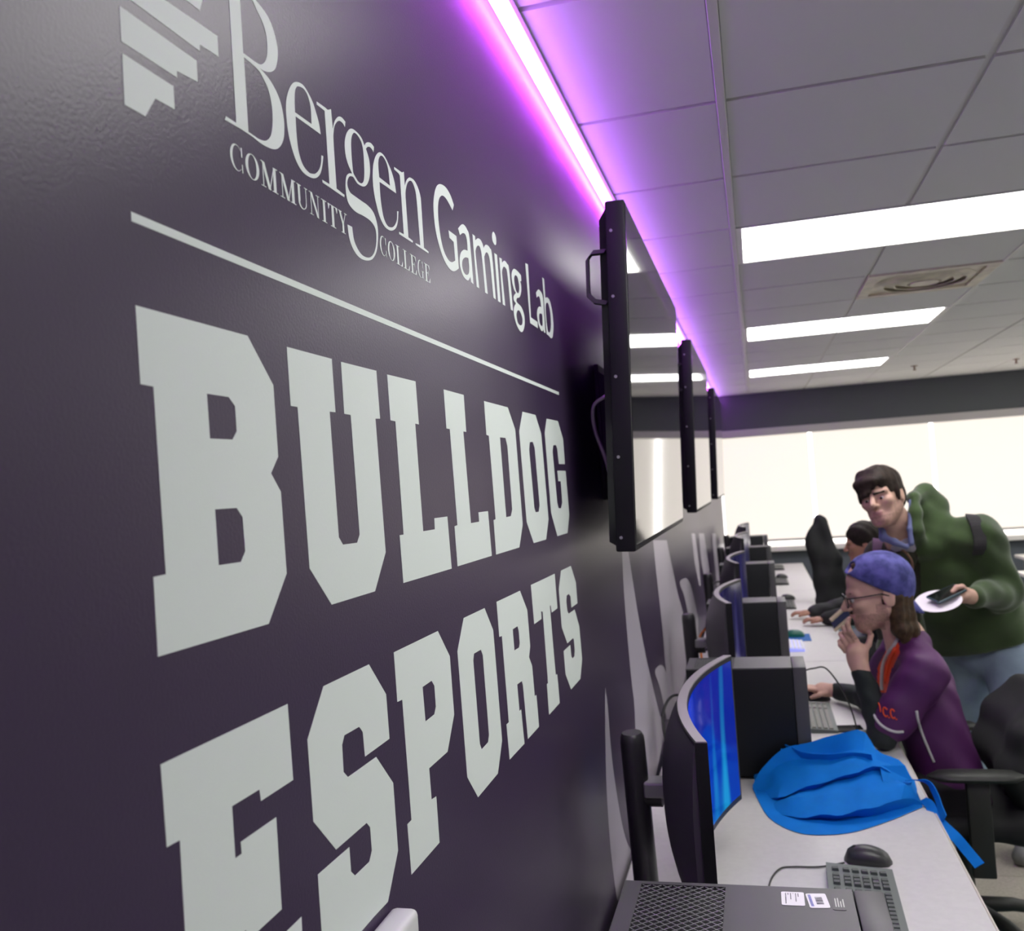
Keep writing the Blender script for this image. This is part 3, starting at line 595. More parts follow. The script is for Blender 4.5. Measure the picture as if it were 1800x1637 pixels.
def monitor(scr):
    t = thing('curved_monitor', '', 'monitor', group='curved monitors on the desks')   # origin on the desk below the middle of the screen
    sag, h0 = 0.068, MZ - DZ
    def xf(y): return sag * (2 * y / MW) ** 2
    ys = [(-1 + 2 * i / 24) * MW / 2 for i in range(25)]
    def strip(xo, z0, z1, thick, name, m, ysl=ys):
        q = MB(); rings = [[(xf(y) + xo, y, z0), (xf(y) + xo, y, z1), (xf(y) + xo - thick, y, z1), (xf(y) + xo - thick, y, z0)] for y in ysl]
        return q.loft(rings).build(name, m, t, ang=50)
    # front frame
    q = MB()
    rings = [[(xf(y), y, h0), (xf(y), y, h0 + MH), (xf(y) - 0.022, y, h0 + MH), (xf(y) - 0.022, y, h0)] for y in ys]
    q.loft(rings).build('front_frame', m_black, t, ang=50)
    strip(-0.001, h0 + MH, h0 + MH + 0.0025, 0.019, 'top_bezel', m_lilac)
    # swollen back shell
    q = MB(); rings = []
    for i, y in enumerate(ys):
        u = 2 * y / MW; dpt = 0.012 + 0.030 * max(0, 1 - abs(u) ** 2.2)
        x = xf(y) - 0.022; zc = h0 + MH / 2; rings.append([])
        for k in range(13):
            w = -1 + 2 * k / 12; rings[-1].append((x - dpt * max(0.0, 1 - abs(w) ** 2.6) - 0.0005, y * 0.995, zc + w * (MH / 2 - 0.006)))
        rings[-1] += [(x + 0.004, y * 0.995, zc + MH / 2 - 0.006), (x + 0.004, y * 0.995, zc - MH / 2 + 0.006)]
    q.loft(rings).build('back_shell', m_monback, t, ang=50)
    ysl = [y * 0.975 for y in ys]
    q = MB(); vs = []; n = 25
    for y in ysl: vs += [(xf(y) + 0.0012, y, h0 + 0.014), (xf(y) + 0.0012, y, h0 + MH - 0.010)]
    q.add(vs, [(2 * i, 2 * i + 2, 2 * i + 3, 2 * i + 1) for i in range(n - 1)]).build('screen', scr, t, smooth=True)
    # stand: oval column, arm, base
    cx = -0.122; q = MB(); rings = []
    for (z, s) in ((0.006, 1.0), (0.4, 1.0), (0.412, 0.96), (0.42, 0.80)):
        rings.append([(cx + 0.027 * s * math.cos(a) - (0.012 * (z / 0.42)), 0.034 * s * math.sin(a), z) for a in [2 * math.pi * k / 20 for k in range(20)]])
    col = q.loft(rings).build('stand_column', m_black2, t, ang=40)
    q = MB().tube([(cx + 0.0, 0, 0.285), (-0.075, 0, 0.285)], 0.026, 16); q.build('stand_arm', m_black, t, ang=40)
    MB().bbox(cx + 0.01, -0.062, -0.03, 0.03, 0.285, 0.318, 0.004, 2).build('arm_cover', m_grey, t)
    MB().bbox(cx - 0.05, 0.10, -0.12, 0.12, 0.0, 0.012, 0.005, 2).build('stand_base', m_black2, t)
    return t
mon1 = monitor(m_scr1); mon2 = monitor(m_scr2)
MONY = [2.05, 3.86, 5.45, 7.45, 8.98]
ml = ['curved monitor with a bright blue screen beside the blue tote bag', 'curved monitor facing the man in the blue cap', 'curved monitor behind the white glowing keyboard', 'fourth curved monitor along the desks from the lettering', 'curved monitor closest to the windows']
for i in range(5):
    o = mon1 if i == 0 else (mon2 if i == 1 else copy_tree(mon2))
    o.location = (0.221 if i == 0 else 0.218, MONY[i], DZ); o.rotation_euler.z = -0.026; o['label'] = ml[i]
# ------------------------------------------------------------------ cables behind the monitors
def cable(name, label, pts, r, m, group=None):
    o = MB().tube(crom(pts, 8), r, 8).build(name, m, smooth=True); return tag(o, label, 'cable', group)
cable('power_cable', 'black cable looping behind the tower by the blue bag', [(0.13, 3.16, 0.98), (0.075, 3.10, 1.0), (0.045, 3.05, 0.95), (0.06, 3.0, 0.86), (0.11, 3.0, 0.80), (0.15, 3.02, 0.76), (0.17, 3.1, 0.746)], 0.0045, m_cable)
cable('orange_cable', 'orange network cable hanging behind the blue lit monitor', [(0.13, 3.12, 0.93), (0.095, 3.05, 0.92), (0.085, 3.0, 0.86), (0.10, 2.98, 0.79), (0.12, 2.95, 0.747), (0.16, 3.0, 0.744)], 0.005, m_orange)
cable('orange_cable', 'second orange network cable beside the looping black cable', [(0.13, 3.20, 0.90), (0.10, 3.08, 0.88), (0.098, 3.03, 0.82), (0.115, 3.0, 0.76), (0.14, 2.9, 0.744)], 0.004, m_orange)
cable('display_cable', 'black display cable under the blue lit monitor', [(0.11, 2.06, 0.80), (0.15, 2.02, 0.835), (0.19, 1.98, 0.86)], 0.004, m_cable)
cable('display_cable', 'thin black cable below the blue lit monitor stand', [(0.11, 2.03, 0.765), (0.16, 1.95, 0.80), (0.20, 1.85, 0.85)], 0.004, m_cable)
cable('orange_cable', 'orange cable bundle behind the second tower', [(0.12, 4.72, 0.98), (0.07, 4.68, 0.93), (0.075, 4.6, 0.84), (0.09, 4.5, 0.76), (0.13, 4.5, 0.746)], 0.006, m_orange)
wb_ = mat('white_cable_jacket', (0.75, 0.7, 0.7), 0.5)
cable('white_cable', 'white cable coil behind the second monitor', [(0.12 + 0.035 * math.cos(k * 0.7), 4.50 + 0.05 * math.sin(k * 0.7), 0.75 + 0.004 * k) for k in range(30)], 0.006, wb_)
cable('black_cable', 'black cable hanging behind the third monitor', [(0.12, 6.7, 0.98), (0.05, 6.62, 0.97), (0.04, 6.55, 0.88), (0.06, 6.5, 0.76), (0.10, 6.5, 0.745)], 0.006, m_cable)

# ------------------------------------------------------------------ keyboards and mice
kc = MB().loft([[(-0.008, -0.008, 0), (0.008, -0.008, 0), (0.008, 0.008, 0), (-0.008, 0.008, 0)], [(-0.0065, -0.0065, 0.006), (0.0065, -0.0065, 0.006), (0.0065, 0.0065, 0.006), (-0.0065, 0.0065, 0.006)]])
def keyboard(label, x, y, rz, mbody, mkey, L=0.44, D=0.15, single=True, group='keyboards'):
    t = thing('keyboard', label, 'keyboard', (x, y, DZ), rz, group)
    q = MB().loft([[(-D / 2, -L / 2, 0), (D / 2, -L / 2, 0), (D / 2, L / 2, 0), (-D / 2, L / 2, 0)], [(-D / 2, -L / 2, 0.020), (D / 2, -L / 2, 0.010), (D / 2, L / 2, 0.010), (-D / 2, L / 2, 0.020)]])
    q.build('keyboard_body', mbody, t)
    me = kc.mesh('key'); me.materials.append(mkey); allk = MB()
    cols = int((L - 0.02) / 0.0192)
    for r in range(6):
        for c_ in range(cols):
            if cols > 18 and (c_ in (15, 19)): continue
            px, py = -D / 2 + 0.020 + r * 0.0205 + (0.004 if r else 0), -L / 2 + 0.018 + c_ * 0.0192
            if px > D / 2 - 0.008: continue
            pz = 0.020 - 0.010 * (px + D / 2) / D
            if single: obj('key', me, None, t, (px, py, pz))
            else: allk.add([(v[0] + px, v[1] + py, v[2] + pz) for v in kc.v], kc.f)
    if not single: tag(allk.build('keycaps', mkey, t), kind='stuff')
    return t
keyboard('grey keyboard partly hidden behind the tower with stickers', 0.558, 2.155, -0.03, m_kb, m_key)
keyboard('grey keyboard in front of the man in the blue cap', 0.545, 3.83, 0.0, m_kb, mat('keycap_pale', (0.28, 0.28, 0.25), 0.5), single=False)
m_kbw = mat('white_keyboard', (0.8, 0.8, 0.82), 0.4, emit=(0.05, 0.12, 1.0), es=0.25)
k3 = keyboard('white keyboard glowing blue on the desk past the man in the cap', 0.525, 5.40, 0.0, mat('keyboard_blue_glow', (0.6, 0.6, 0.7), 0.4, emit=(0.05, 0.12, 1.0), es=0.5), mat('keycap_white', (0.85, 0.84, 0.86), 0.4), L=0.30, D=0.115, single=False)
for i, (y, lb) in enumerate(((7.1, 'dark keyboard on the desk beside the coat draped chair'), (8.6, 'dark keyboard on the desk second from the windows'), (9.9, 'dark keyboard on the desk closest to the windows'))):
    keyboard(lb, 0.53, y, 0, m_black, m_key, single=False)
def mouse_mesh(L=0.112, Wd=0.062, Hh=0.038):
    q = MB(); rings = []
    for i in range(13):
        t = i / 12; x = -L / 2 + L * t
        w = Wd / 2 * (0.78 + 0.22 * math.sin(math.pi * min(1, t * 1.0))) * math.sqrt(max(0.0, 1 - abs(2 * t - 1) ** 6)) + 0.002
        h = Hh * (math.sin(math.pi * (0.18 + 0.72 * t)) ** 0.8) * math.sqrt(max(0.02, 1 - abs(2 * t - 1) ** 8))
        rings.append([(x, w * math.cos(a) * (1.0 if math.sin(a) < 0.5 else 0.97), max(0.0, 0.004 + h * max(0, math.sin(a)) ** 0.75)) if math.sin(a) >= 0 else (x, w * 0.9 * math.cos(a), 0.0) for a in [2 * math.pi * k / 18 for k in range(18)]])
    return q.loft(rings)
def mouse(label, x, y, rz, m, cab=None):
    t = thing('computer_mouse', label, 'mouse', (x, y, DZ), rz, 'computer mice')
    mouse_mesh().build('mouse_body', m, t, ang=60)
    MB().tube([(-0.028, -0.004, 0.031), (-0.028, 0.004, 0.031)], 0.009, 14).build('scroll_wheel', m_black, t)
    MB().box(-0.055, -0.012, -0.0005, 0.0005, 0.018, 0.0365).build('button_gap', m_black, t) if False else None
    if cab:
        c_, s_ = math.cos(-rz), math.sin(-rz)
        pts = [((p[0] - x) * c_ - (p[1] - y) * s_, (p[0] - x) * s_ + (p[1] - y) * c_, p[2] - DZ) for p in cab]
        MB().tube(crom(pts, 8), 0.0022, 8).build('mouse_cable', m_cable, t, smooth=True)
    return t
m_mouse = mat('mouse_plastic', (0.03, 0.031, 0.031), 0.38)
cc = [on(u, v, 2, DZ + 0.003) for u, v in ((1484, 1517), (1440, 1524), (1395, 1524), (1372, 1527), (1356, 1545), (1348, 1575))]
mouse('black mouse with a trailing cable near the blue tote bag', 0.592, 2.435, -0.10, m_mouse, [(p.x, p.y, p.z) for p in cc])
mouse('black mouse lying half behind the blue tote bag', 0.705, 3.50, -0.35, m_mouse)
mouse('black mouse under the hand of the man in the cap', 0.575, 4.14, 0.0, m_mouse)
mm3 = mat('rgb_mouse', (0.02, 0.08, 0.06), 0.3, emit=(0.0, 0.35, 0.25), es=0.08)
mouse('dark mouse glowing green beside the white keyboard', 0.55, 5.72, 0.0, mm3)
pad = MB().bbox(-0.10, 0.07, -0.12, 0.12, 0, 0.003, 0.001, 1).build('mouse_pad', mat('blue_pad', (0.02, 0.12, 0.38), 0.8), None, (0.565, 5.69, DZ)); tag(pad, 'blue mouse pad under the green glowing mouse', 'mouse pad')
S.view_layers[0].update()
for o in S.objects:
    if o.get('label') == 'dark mouse glowing green beside the white keyboard': o.location.z = DZ + 0.0032
for i, (x, y, lb) in enumerate(((0.565, 7.42, 'dark mouse on the desk beside the coat draped chair'), (0.56, 8.95, 'dark mouse on the desk second from the windows'))): mouse(lb, x, y, 0, m_mouse)
# phone on the desk + headset cable
q = thing('smartphone', 'dark smartphone lying on the desk before the man in the cap', 'phone', (0.635, 3.655, DZ), 0.1)
MB().bbox(-0.075, 0.075, -0.036, 0.036, 0, 0.009, 0.003, 2).build('phone_body', m_black2, q); MB().box(-0.071, 0.071, -0.033, 0.033, 0.009, 0.0093).build('display', m_glass, q)
cable('headset_cable', 'thin cable curving from the tower towards the man in the cap', [(0.503, 3.16, 1.065), (0.53, 3.18, 1.067), (0.575, 3.25, 1.05), (0.63, 3.34, 0.95), (0.665, 3.42, 0.83), (0.67, 3.46, 0.744)], 0.0028, m_cable)

# ------------------------------------------------------------------ signed-distance modelling for bodies, clothes and soft things
class Sdf:
    def __init__(s): s.p = []
    def cone(s, a, b, ra, rb, k=0.02, op='u'): s.p.append(('c', np.array(a, float), np.array(b, float), ra, rb, k, op)); return s
    def chain(s, pts, rs, k=0.02):
        for i in range(len(pts) - 1): s.cone(pts[i], pts[i + 1], rs[i], rs[i + 1], k)
        return s
    def ell(s, c, r, k=0.02, op='u', R=None): s.p.append(('e', np.array(c, float), np.array(r, float), np.eye(3) if R is None else np.array(R, float), None, k, op)); return s
    def half(s, p, n, k=0.01, op='s'): s.p.append(('h', np.array(p, float), np.array(n, float) / np.linalg.norm(n), None, None, k, op)); return s   # removes the side n points to
    def fn(s, f, k=0): s.p.append(('f', f, None, None, None, k, 'f')); return s
    def xf(s, R, t, sc=1.0):     # transformed copy
        o = Sdf(); R = np.array(R, float); t = np.array(t, float)
        for q in s.p:
            if q[0] == 'c': o.p.append(('c', R @ q[1] * sc + t, R @ q[2] * sc + t, q[3] * sc, q[4] * sc, q[5] * sc, q[6]))
            elif q[0] == 'e': o.p.append(('e', R @ q[1] * sc + t, q[2] * sc, R @ q[3], None, q[5] * sc, q[6]))
            elif q[0] == 'h': o.p.append(('h', R @ q[1] * sc + t, R @ q[2], None, None, q[5] * sc, q[6]))
        return o
    def join(s, o): s.p += o.p; return s
    def prim(s, q, X, Y, Z):
        if q[0] == 'c':
            a, b = q[1], q[2]; ab = b - a; L = max(ab @ ab, 1e-12)
            t = np.clip(((X - a[0]) * ab[0] + (Y - a[1]) * ab[1] + (Z - a[2]) * ab[2]) / L, 0, 1)
            return np.sqrt((X - a[0] - t * ab[0]) ** 2 + (Y - a[1] - t * ab[1]) ** 2 + (Z - a[2] - t * ab[2]) ** 2) - (q[3] + (q[4] - q[3]) * t)
        if q[0] == 'e':
            c, r, R = q[1], q[2], q[3]; x, y, z = X - c[0], Y - c[1], Z - c[2]
            u = (R[0, 0] * x + R[1, 0] * y + R[2, 0] * z) / r[0]; v = (R[0, 1] * x + R[1, 1] * y + R[2, 1] * z) / r[1]; w = (R[0, 2] * x + R[1, 2] * y + R[2, 2] * z) / r[2]
            k0 = np.sqrt(u * u + v * v + w * w) + 1e-9; k1 = np.sqrt((u / r[0]) ** 2 + (v / r[1]) ** 2 + (w / r[2]) ** 2) + 1e-9
            return k0 * (k0 - 1) / k1
        if q[0] == 'h':
            p, n = q[1], q[2]; return -((X - p[0]) * n[0] + (Y - p[1]) * n[1] + (Z - p[2]) * n[2])
    def bounds(s, q):
        if q[0] == 'c': m = max(q[3], q[4]); return np.minimum(q[1], q[2]) - m, np.maximum(q[1], q[2]) + m
        if q[0] == 'e': m = q[2].max(); return q[1] - m, q[1] + m
        return None
    @staticmethod
    def comb(F, d, k, op):
        if op == 'u':
            if k <= 0: return np.minimum(F, d)
            h = np.maximum(k - np.abs(F - d), 0) / k; return np.minimum(F, d) - h * h * k * 0.25
        d = -d
        if k <= 0: return np.maximum(F, d)
        h = np.maximum(k - np.abs(F - d), 0) / k; return np.maximum(F, d) + h * h * k * 0.25
    def at(s, P):
        P = np.atleast_2d(P).astype(float); X, Y, Z = P.T; F = np.full(len(P), 9.0)
        for q in s.p:
            if q[0] == 'f': F = q[1](F, X, Y, Z)
            else: F = s.comb(F, s.prim(q, X, Y, Z), q[5], q[6])
        return F
    def mesh(s, name, h, smooth=True):
        lo = np.array([9e9] * 3); hi = -lo
        for q in s.p:
            if q[6] == 'u':
                a, b = s.bounds(q); lo = np.minimum(lo, a); hi = np.maximum(hi, b)
        lo -= 4 * h; hi += 4 * h; n = np.ceil((hi - lo) / h).astype(int) + 1
        ax = [lo[i] + h * np.arange(n[i]) for i in range(3)]
        F = np.full(n, 9.0, np.float32)
        for q in s.p:
            if q[0] in 'hf':
                X, Y, Z = ax[0][:, None, None], ax[1][None, :, None], ax[2][None, None, :]
                if q[0] == 'h': F = s.comb(F, s.prim(q, X, Y, Z), q[5], q[6]).astype(np.float32)
                else: F = q[1](F, X, Y, Z).astype(np.float32)
                continue
            a, b = s.bounds(q); m = q[5] + 4 * h
            i0 = np.maximum(((a - m - lo) / h).astype(int), 0); i1 = np.minimum(((b + m - lo) / h).astype(int) + 2, n)
            if (i1 <= i0).any(): continue
            sl = tuple(slice(i0[k], i1[k]) for k in range(3))
            d = s.prim(q, ax[0][sl[0]][:, None, None], ax[1][sl[1]][None, :, None], ax[2][sl[2]][None, None, :])
            F[sl] = s.comb(F[sl], d, q[5], q[6])
        # naive surface nets
        I = F < 0; c = np.zeros(tuple(n - 1), np.int8); o = [(i, j, k) for i in (0, 1) for j in (0, 1) for k in (0, 1)]
        sl = lambda d, e=1: tuple(slice(d[a], n[a] - 1 + d[a]) for a in range(3))
        for d in o: c += I[sl(d)]
        cells = np.argwhere((c > 0) & (c < 8)); idx = np.full(tuple(n - 1), -1, np.int64)
        idx[tuple(cells.T)] = np.arange(len(cells)); acc = np.zeros((len(cells), 3)); cnt = np.zeros(len(cells))
        for a in range(3):
            for d in o:
                if d[a]: continue
                e = list(d); e[a] = 1
                f0 = F[tuple((cells + d).T)]; f1 = F[tuple((cells + e).T)]; m = (f0 < 0) != (f1 < 0)
                t = f0[m] / (f0[m] - f1[m]); pos = np.array(d, float) + np.zeros((m.sum(), 3)); pos[:, a] = t
                acc[m] += pos; cnt[m] += 1
        V = lo + h * (cells + acc / cnt[:, None])
        faces = []
        for a in range(3):
            b_, c_ = (a + 1) % 3, (a + 2) % 3
            s0 = [slice(1, n[k] - 1) for k in range(3)]; s0[a] = slice(0, n[a] - 1); s1 = list(s0); s1[a] = slice(1, n[a])
            A0, A1 = I[tuple(s0)], I[tuple(s1)]
            for flip, mk in ((False, A0 & ~A1), (True, ~A0 & A1)):
                g = np.argwhere(mk); off = np.ones(3, int); off[a] = 0; g = g + off
                q = []
                for (db, dc) in ((0, 0), (-1, 0), (-1, -1), (0, -1)):
                    h_ = g.copy(); h_[:, b_] += db; h_[:, c_] += dc; q.append(idx[tuple(h_.T)])
                q = np.stack(q, 1)
                faces.append(q[:, ::-1] if flip else q)
        Q = np.concatenate(faces); Q = Q[(Q >= 0).all(1)]
        me = bpy.data.meshes.new(name)
        me.vertices.add(len(V)); me.vertices.foreach_set('co', V.astype(np.float32).ravel())
        me.loops.add(len(Q) * 4); me.loops.foreach_set('vertex_index', Q.astype(np.int32).ravel())
        me.polygons.add(len(Q)); me.polygons.foreach_set('loop_start', np.arange(0, len(Q) * 4, 4, dtype=np.int32))
        me.update(calc_edges=True); me.validate()
        if smooth: me.polygons.foreach_set('use_smooth', np.ones(len(me.polygons), bool))
        return me
    def build(s, name, m, parent, h, origin=(0, 0, 0), pick=None):
        me = s.mesh(name, h); ms = m if isinstance(m, (list, tuple)) else [m]
        for x in ms: me.materials.append(x)
        if pick:
            n = len(me.polygons); C = np.zeros(n * 3); me.polygons.foreach_get('center', C); C = C.reshape(-1, 3)
            me.polygons.foreach_set('material_index', np.asarray(pick(C), np.int32))
        me.transform(Matrix.Translation(-Vector(origin)))
        o = bpy.data.objects.new(name, me); COL.objects.link(o); o.parent = parent; return o
    def trace(s, u, v, t0=0.8, t1=12, lift=0.0):     # first hit of the line of sight
        d = np.array(ray(u, v)); o = np.array((CX, 0, CZ)); t = t0
        for _ in range(200):
            f = s.at(o + d * t)[0]
            if f < 0.0008: return o + d * (t - lift)
            t += max(f * 0.7, 0.0008)
            if t > t1: return None
        return o + d * (t - lift)
def P(u, v, Y): q = on(u, v, 1, Y); return np.array((q.x, q.y, q.z))
def frame(fwd, up):              # columns: forward, left, up
    f = np.array(fwd, float); f /= np.linalg.norm(f); u = np.array(up, float); u -= f * (u @ f); u /= np.linalg.norm(u)
    return np.stack([f, np.cross(u, f), u], 1)
def head_sdf(ear=-0.022, jaw=1.0):
    s = Sdf()
    s.ell((-0.012, 0, 0.038), (0.100, 0.076, 0.086)).ell((0.028, 0, -0.035), (0.060, 0.058 * jaw, 0.080), 0.03)
    s.cone((0.066, -0.010, -0.098), (0.066, 0.010, -0.098), 0.021, 0.021, 0.03)
    for y in (-1, 1):
        s.cone((-0.012, 0.054 * y, -0.052), (0.058, 0.018 * y, -0.100), 0.019, 0.016, 0.03)
        s.ell((0.060, 0.043 * y, -0.022), (0.024, 0.022, 0.020), 0.02)
        s.cone((0.083, 0.014 * y, 0.014), (0.070, 0.050 * y, 0.016), 0.010, 0.010, 0.014)
    for y in (-1, 1): s.ell((0.096, 0.031 * y, -0.007), (0.015, 0.017, 0.010), 0.010, 's')
    s.cone((0.086, 0, 0.008), (0.110, 0, -0.032), 0.0085, 0.0125, 0.008)
    for y in (-1, 1): s.ell((0.098, 0.012 * y, -0.037), (0.011, 0.008, 0.008), 0.006)
    s.cone((0.082, -0.020, -0.065), (0.091, 0, -0.062), 0.005, 0.0075, 0.006).cone((0.091, 0, -0.062), (0.082, 0.020, -0.065), 0.0075, 0.005, 0.006)
    s.cone((0.083, -0.014, -0.075), (0.083, 0.014, -0.075), 0.0075, 0.0075, 0.006)
    for y in (-1, 1):
        s.ell((ear, 0.076 * y, -0.010), (0.021, 0.009, 0.034), 0.008).ell((ear + 0.006, 0.087 * y, -0.008), (0.010, 0.006, 0.018), 0.006, 's')
    return s
def finger(s, p0, p1, p2, p3, r=0.0088): s.cone(p0, p1, r + 0.001, r, 0.006).cone(p1, p2, r, r * 0.95, 0.004).cone(p2, p3, r * 0.95, r * 0.82, 0.004)
def wrinkle(amp, fx, fy, fz, seed=0):
    def f(F, X, Y, Z):
        a = np.sin(fx * X + fy * Y + fz * Z + 2.2 * np.sin(9 * Z + 4 * X + seed) + 1.3 * np.sin(11 * Y + seed))
        b = np.sin(0.6 * fx * Z - 0.8 * fz * X + 1.7 * np.sin(12 * Y + 7 * Z + seed))
        return F - amp * (a * 0.6 + b * 0.4)
    return f
def ribbon(pts, wdir, w, thick=0.002):
    pts = [Vector(p) for p in pts]; mb = MB(); rings = []
    for i, p in enumerate(pts):
        wd_ = Vector(wdir[i] if isinstance(wdir, list) else wdir); t = (pts[min(i + 1, len(pts) - 1)] - pts[max(i - 1, 0)]).normalized()
        wd_ = (wd_ - t * wd_.dot(t)).normalized() * (w / 2); n = t.cross(wd_).normalized() * (thick / 2)
        rings.append([p - wd_ - n, p + wd_ - n, p + wd_ + n, p - wd_ + n])
    return mb.loft(rings)
def onto(s, pxs, lift=0.002, sub=4):      # pixel polyline laid on a surface
    out = []
    pp = crom([(u, v, 0) for u, v in pxs], sub)
    for p in pp:
        q = s.trace(p[0], p[1], lift=lift)
        if q is not None: out.append(q)
    return out
m_skin1 = mat('skin_fair', (0.68, 0.42, 0.33), 0.55, spec=0.3, var=0.08, vscale=30); m_skin2 = mat('skin_fair_b', (0.64, 0.40, 0.31), 0.55, spec=0.3, var=0.08, vscale=30)
m_stub1 = mat('stubbled_skin', (0.50, 0.30, 0.23), 0.6, var=0.25, vscale=120); m_lip = mat('lip_skin', (0.56, 0.29, 0.25), 0.45)
m_skin3 = mat('skin_tan', (0.35, 0.17, 0.11), 0.55)
m_hair1 = mat('brown_hair', (0.085, 0.050, 0.024), 0.55, spec=0.3, var=0.5, vscale=60, bump=0.7, bscale=140); m_hair2 = mat('dark_brown_hair', (0.036, 0.024, 0.018), 0.6, spec=0.2, var=0.5, vscale=50, bump=0.7, bscale=140)
m_hair3 = mat('black_brown_hair', (0.018, 0.012, 0.009), 0.6, spec=0.2, var=0.4, vscale=60, bump=0.6, bscale=120)
m_eyew = mat('eye_white', (0.6, 0.56, 0.53), 0.3); m_iris = mat('dark_iris', (0.02, 0.014, 0.01), 0.2)

# ------------------------------------------------------------------ person seated at the desk
YS = 3.55
Hc = P(1540, 1042, YS); HR = frame((-1.0, -0.04, -0.15), (-0.13, 0.0, 1)); HS = 1.07
def hp(x, y, z): return HR @ np.array((x, y, z)) * HS + Hc
nb = P(1592, 1124, YS + 0.03)
pel = np.array((0.985, YS + 0.05, 0.56)); chest = np.array((0.905, YS + 0.04, 0.90))
lsh = P(1625, 1184, YS - 0.14); rsh = np.array((lsh[0] - 0.02, YS + 0.20, lsh[2] + 0.01))
lel = P(1552, 1283, YS - 0.15); lel[2] = DZ + 0.053; lwr = P(1512, 1176, YS - 0.10); 
rel = np.array((0.76, YS + 0.36, DZ + 0.06)); rwr = np.array((0.66, 4.10, DZ + 0.045))
body = head_sdf(-0.026).xf(HR, Hc, HS)
body.cone(hp(-0.030, 0, -0.045), nb, 0.054, 0.058, 0.03)
body.cone(nb, chest, 0.06, 0.085, 0.05).cone(chest, pel, 0.085, 0.09, 0.05)
body.chain([nb + (0, 0, -0.03), lsh, lel, lwr], [0.05, 0.048, 0.036, 0.027], 0.03).chain([nb + (0, 0, -0.03), rsh, rel, rwr], [0.05, 0.048, 0.036, 0.027], 0.03)
kn = [np.array((0.62, YS - 0.10, 0.54)), np.array((0.62, YS + 0.20, 0.54))]; an = [np.array((0.66, YS - 0.12, 0.10)), np.array((0.66, YS + 0.22, 0.10))]
for j in (0, 1): body.chain([pel + (0, (-0.09, 0.09)[j], 0), kn[j], an[j]], [0.08, 0.055, 0.038], 0.03).cone(an[j] + (0.02, 0, -0.05), an[j] + (-0.16, 0, -0.065), 0.036, 0.028, 0.02)
# left hand propping the chin
pa = P(1506, 1148, YS - 0.085); body.cone(lwr, pa, 0.027, 0.034, 0.02); kn0 = P(1498, 1128, YS - 0.07)
body.ell((lwr + pa) / 2 * 0.4 + pa * 0.6, (0.036, 0.020, 0.046), 0.015, R=frame((-0.9, -0.2, 0.3), (0.2, 0.1, 1)))
fb = [P(1506, 1128, YS - 0.085), P(1498, 1131, YS - 0.075), P(1491, 1137, YS - 0.068), P(1486, 1145, YS - 0.062)]
ft = [(P(1494, 1110, YS - 0.09), P(1490, 1098, YS - 0.075), P(1493, 1087, YS - 0.055)), (P(1487, 1113, YS - 0.08), P(1483, 1104, YS - 0.06), P(1490, 1099, YS - 0.035)),
      (P(1481, 1122, YS - 0.07), P(1478, 1115, YS - 0.05), P(1487, 1111, YS - 0.03)), (P(1477, 1134, YS - 0.065), P(1476, 1128, YS - 0.045), P(1485, 1124, YS - 0.028))]
for k in range(4): finger(body, fb[k], *ft[k], r=(0.0092, 0.0095, 0.009, 0.0082)[k])
finger(body, P(1516, 1150, YS - 0.09), P(1527, 1133, YS - 0.08), P(1531, 1117, YS - 0.05), P(1524, 1106, YS - 0.02), 0.0105)
# right hand on the mouse
rp = np.array((0.60, 4.125, DZ + 0.046)); body.cone(rwr, rp, 0.026, 0.030, 0.02).ell(rp, (0.045, 0.038, 0.018), 0.015)
for k, yo in enumerate((-0.026, -0.009, 0.009, 0.025)):
    b0 = rp + (-0.035, yo, 0.006); finger(body, b0, b0 + (-0.032, 0, 0.004), b0 + (-0.052, 0, -0.010), b0 + (-0.062, 0, -0.022), 0.0086)
finger(body, rp + (0.01, -0.035, -0.006), rp + (-0.015, -0.045, -0.012), rp + (-0.035, -0.043, -0.018), rp + (-0.048, -0.040, -0.024), 0.0095)
ORG1 = (1.0, YS, 0.0)
man1 = thing('person', 'seated person in purple jersey and backwards blue cap, hand on chin', 'person', ORG1)
def pick1(C):
    L = (C - Hc) @ HR / HS; out = np.zeros(len(C), int); hd = np.linalg.norm(C - Hc, axis=1) < 0.2
    out[hd & (L[:, 2] < -0.058) & (L[:, 0] > 0.0) & (L[:, 2] > -0.125)] = 1
    out[hd & (L[:, 2] < -0.028) & (L[:, 0] < 0.02) & (L[:, 0] > -0.012) & (np.abs(L[:, 1]) > 0.035) & (L[:, 2] > -0.09)] = 1
    out[hd & (np.abs(L[:, 2] + 0.068) < 0.011) & (L[:, 0] > 0.078) & (np.abs(L[:, 1]) < 0.022)] = 2
    return out
body.build('body', [m_skin1, m_stub1, m_lip], man1, 0.0042, ORG1, pick1)
# eyes
for y in (-1, 1):
    e = MB(); bm = bmesh.new(); bmesh.ops.create_uvsphere(bm, u_segments=14, v_segments=10, radius=0.0115)
    e.add([Vector(hp(0.078, 0.031 * y, -0.007)) + v.co - Vector(ORG1) for v in bm.verts], [[v.index for v in f.verts] for f in bm.faces]); bm.free()
    eo = e.build('eye', m_eyew, man1, smooth=True)
    q = Vector(hp(0.0875, 0.031 * y, -0.008)) - Vector(ORG1)
    MB().tube([q, q + Vector(HR[:, 0]) * 0.004], [0.0055, 0.004], 12).build('iris', m_iris, eo)
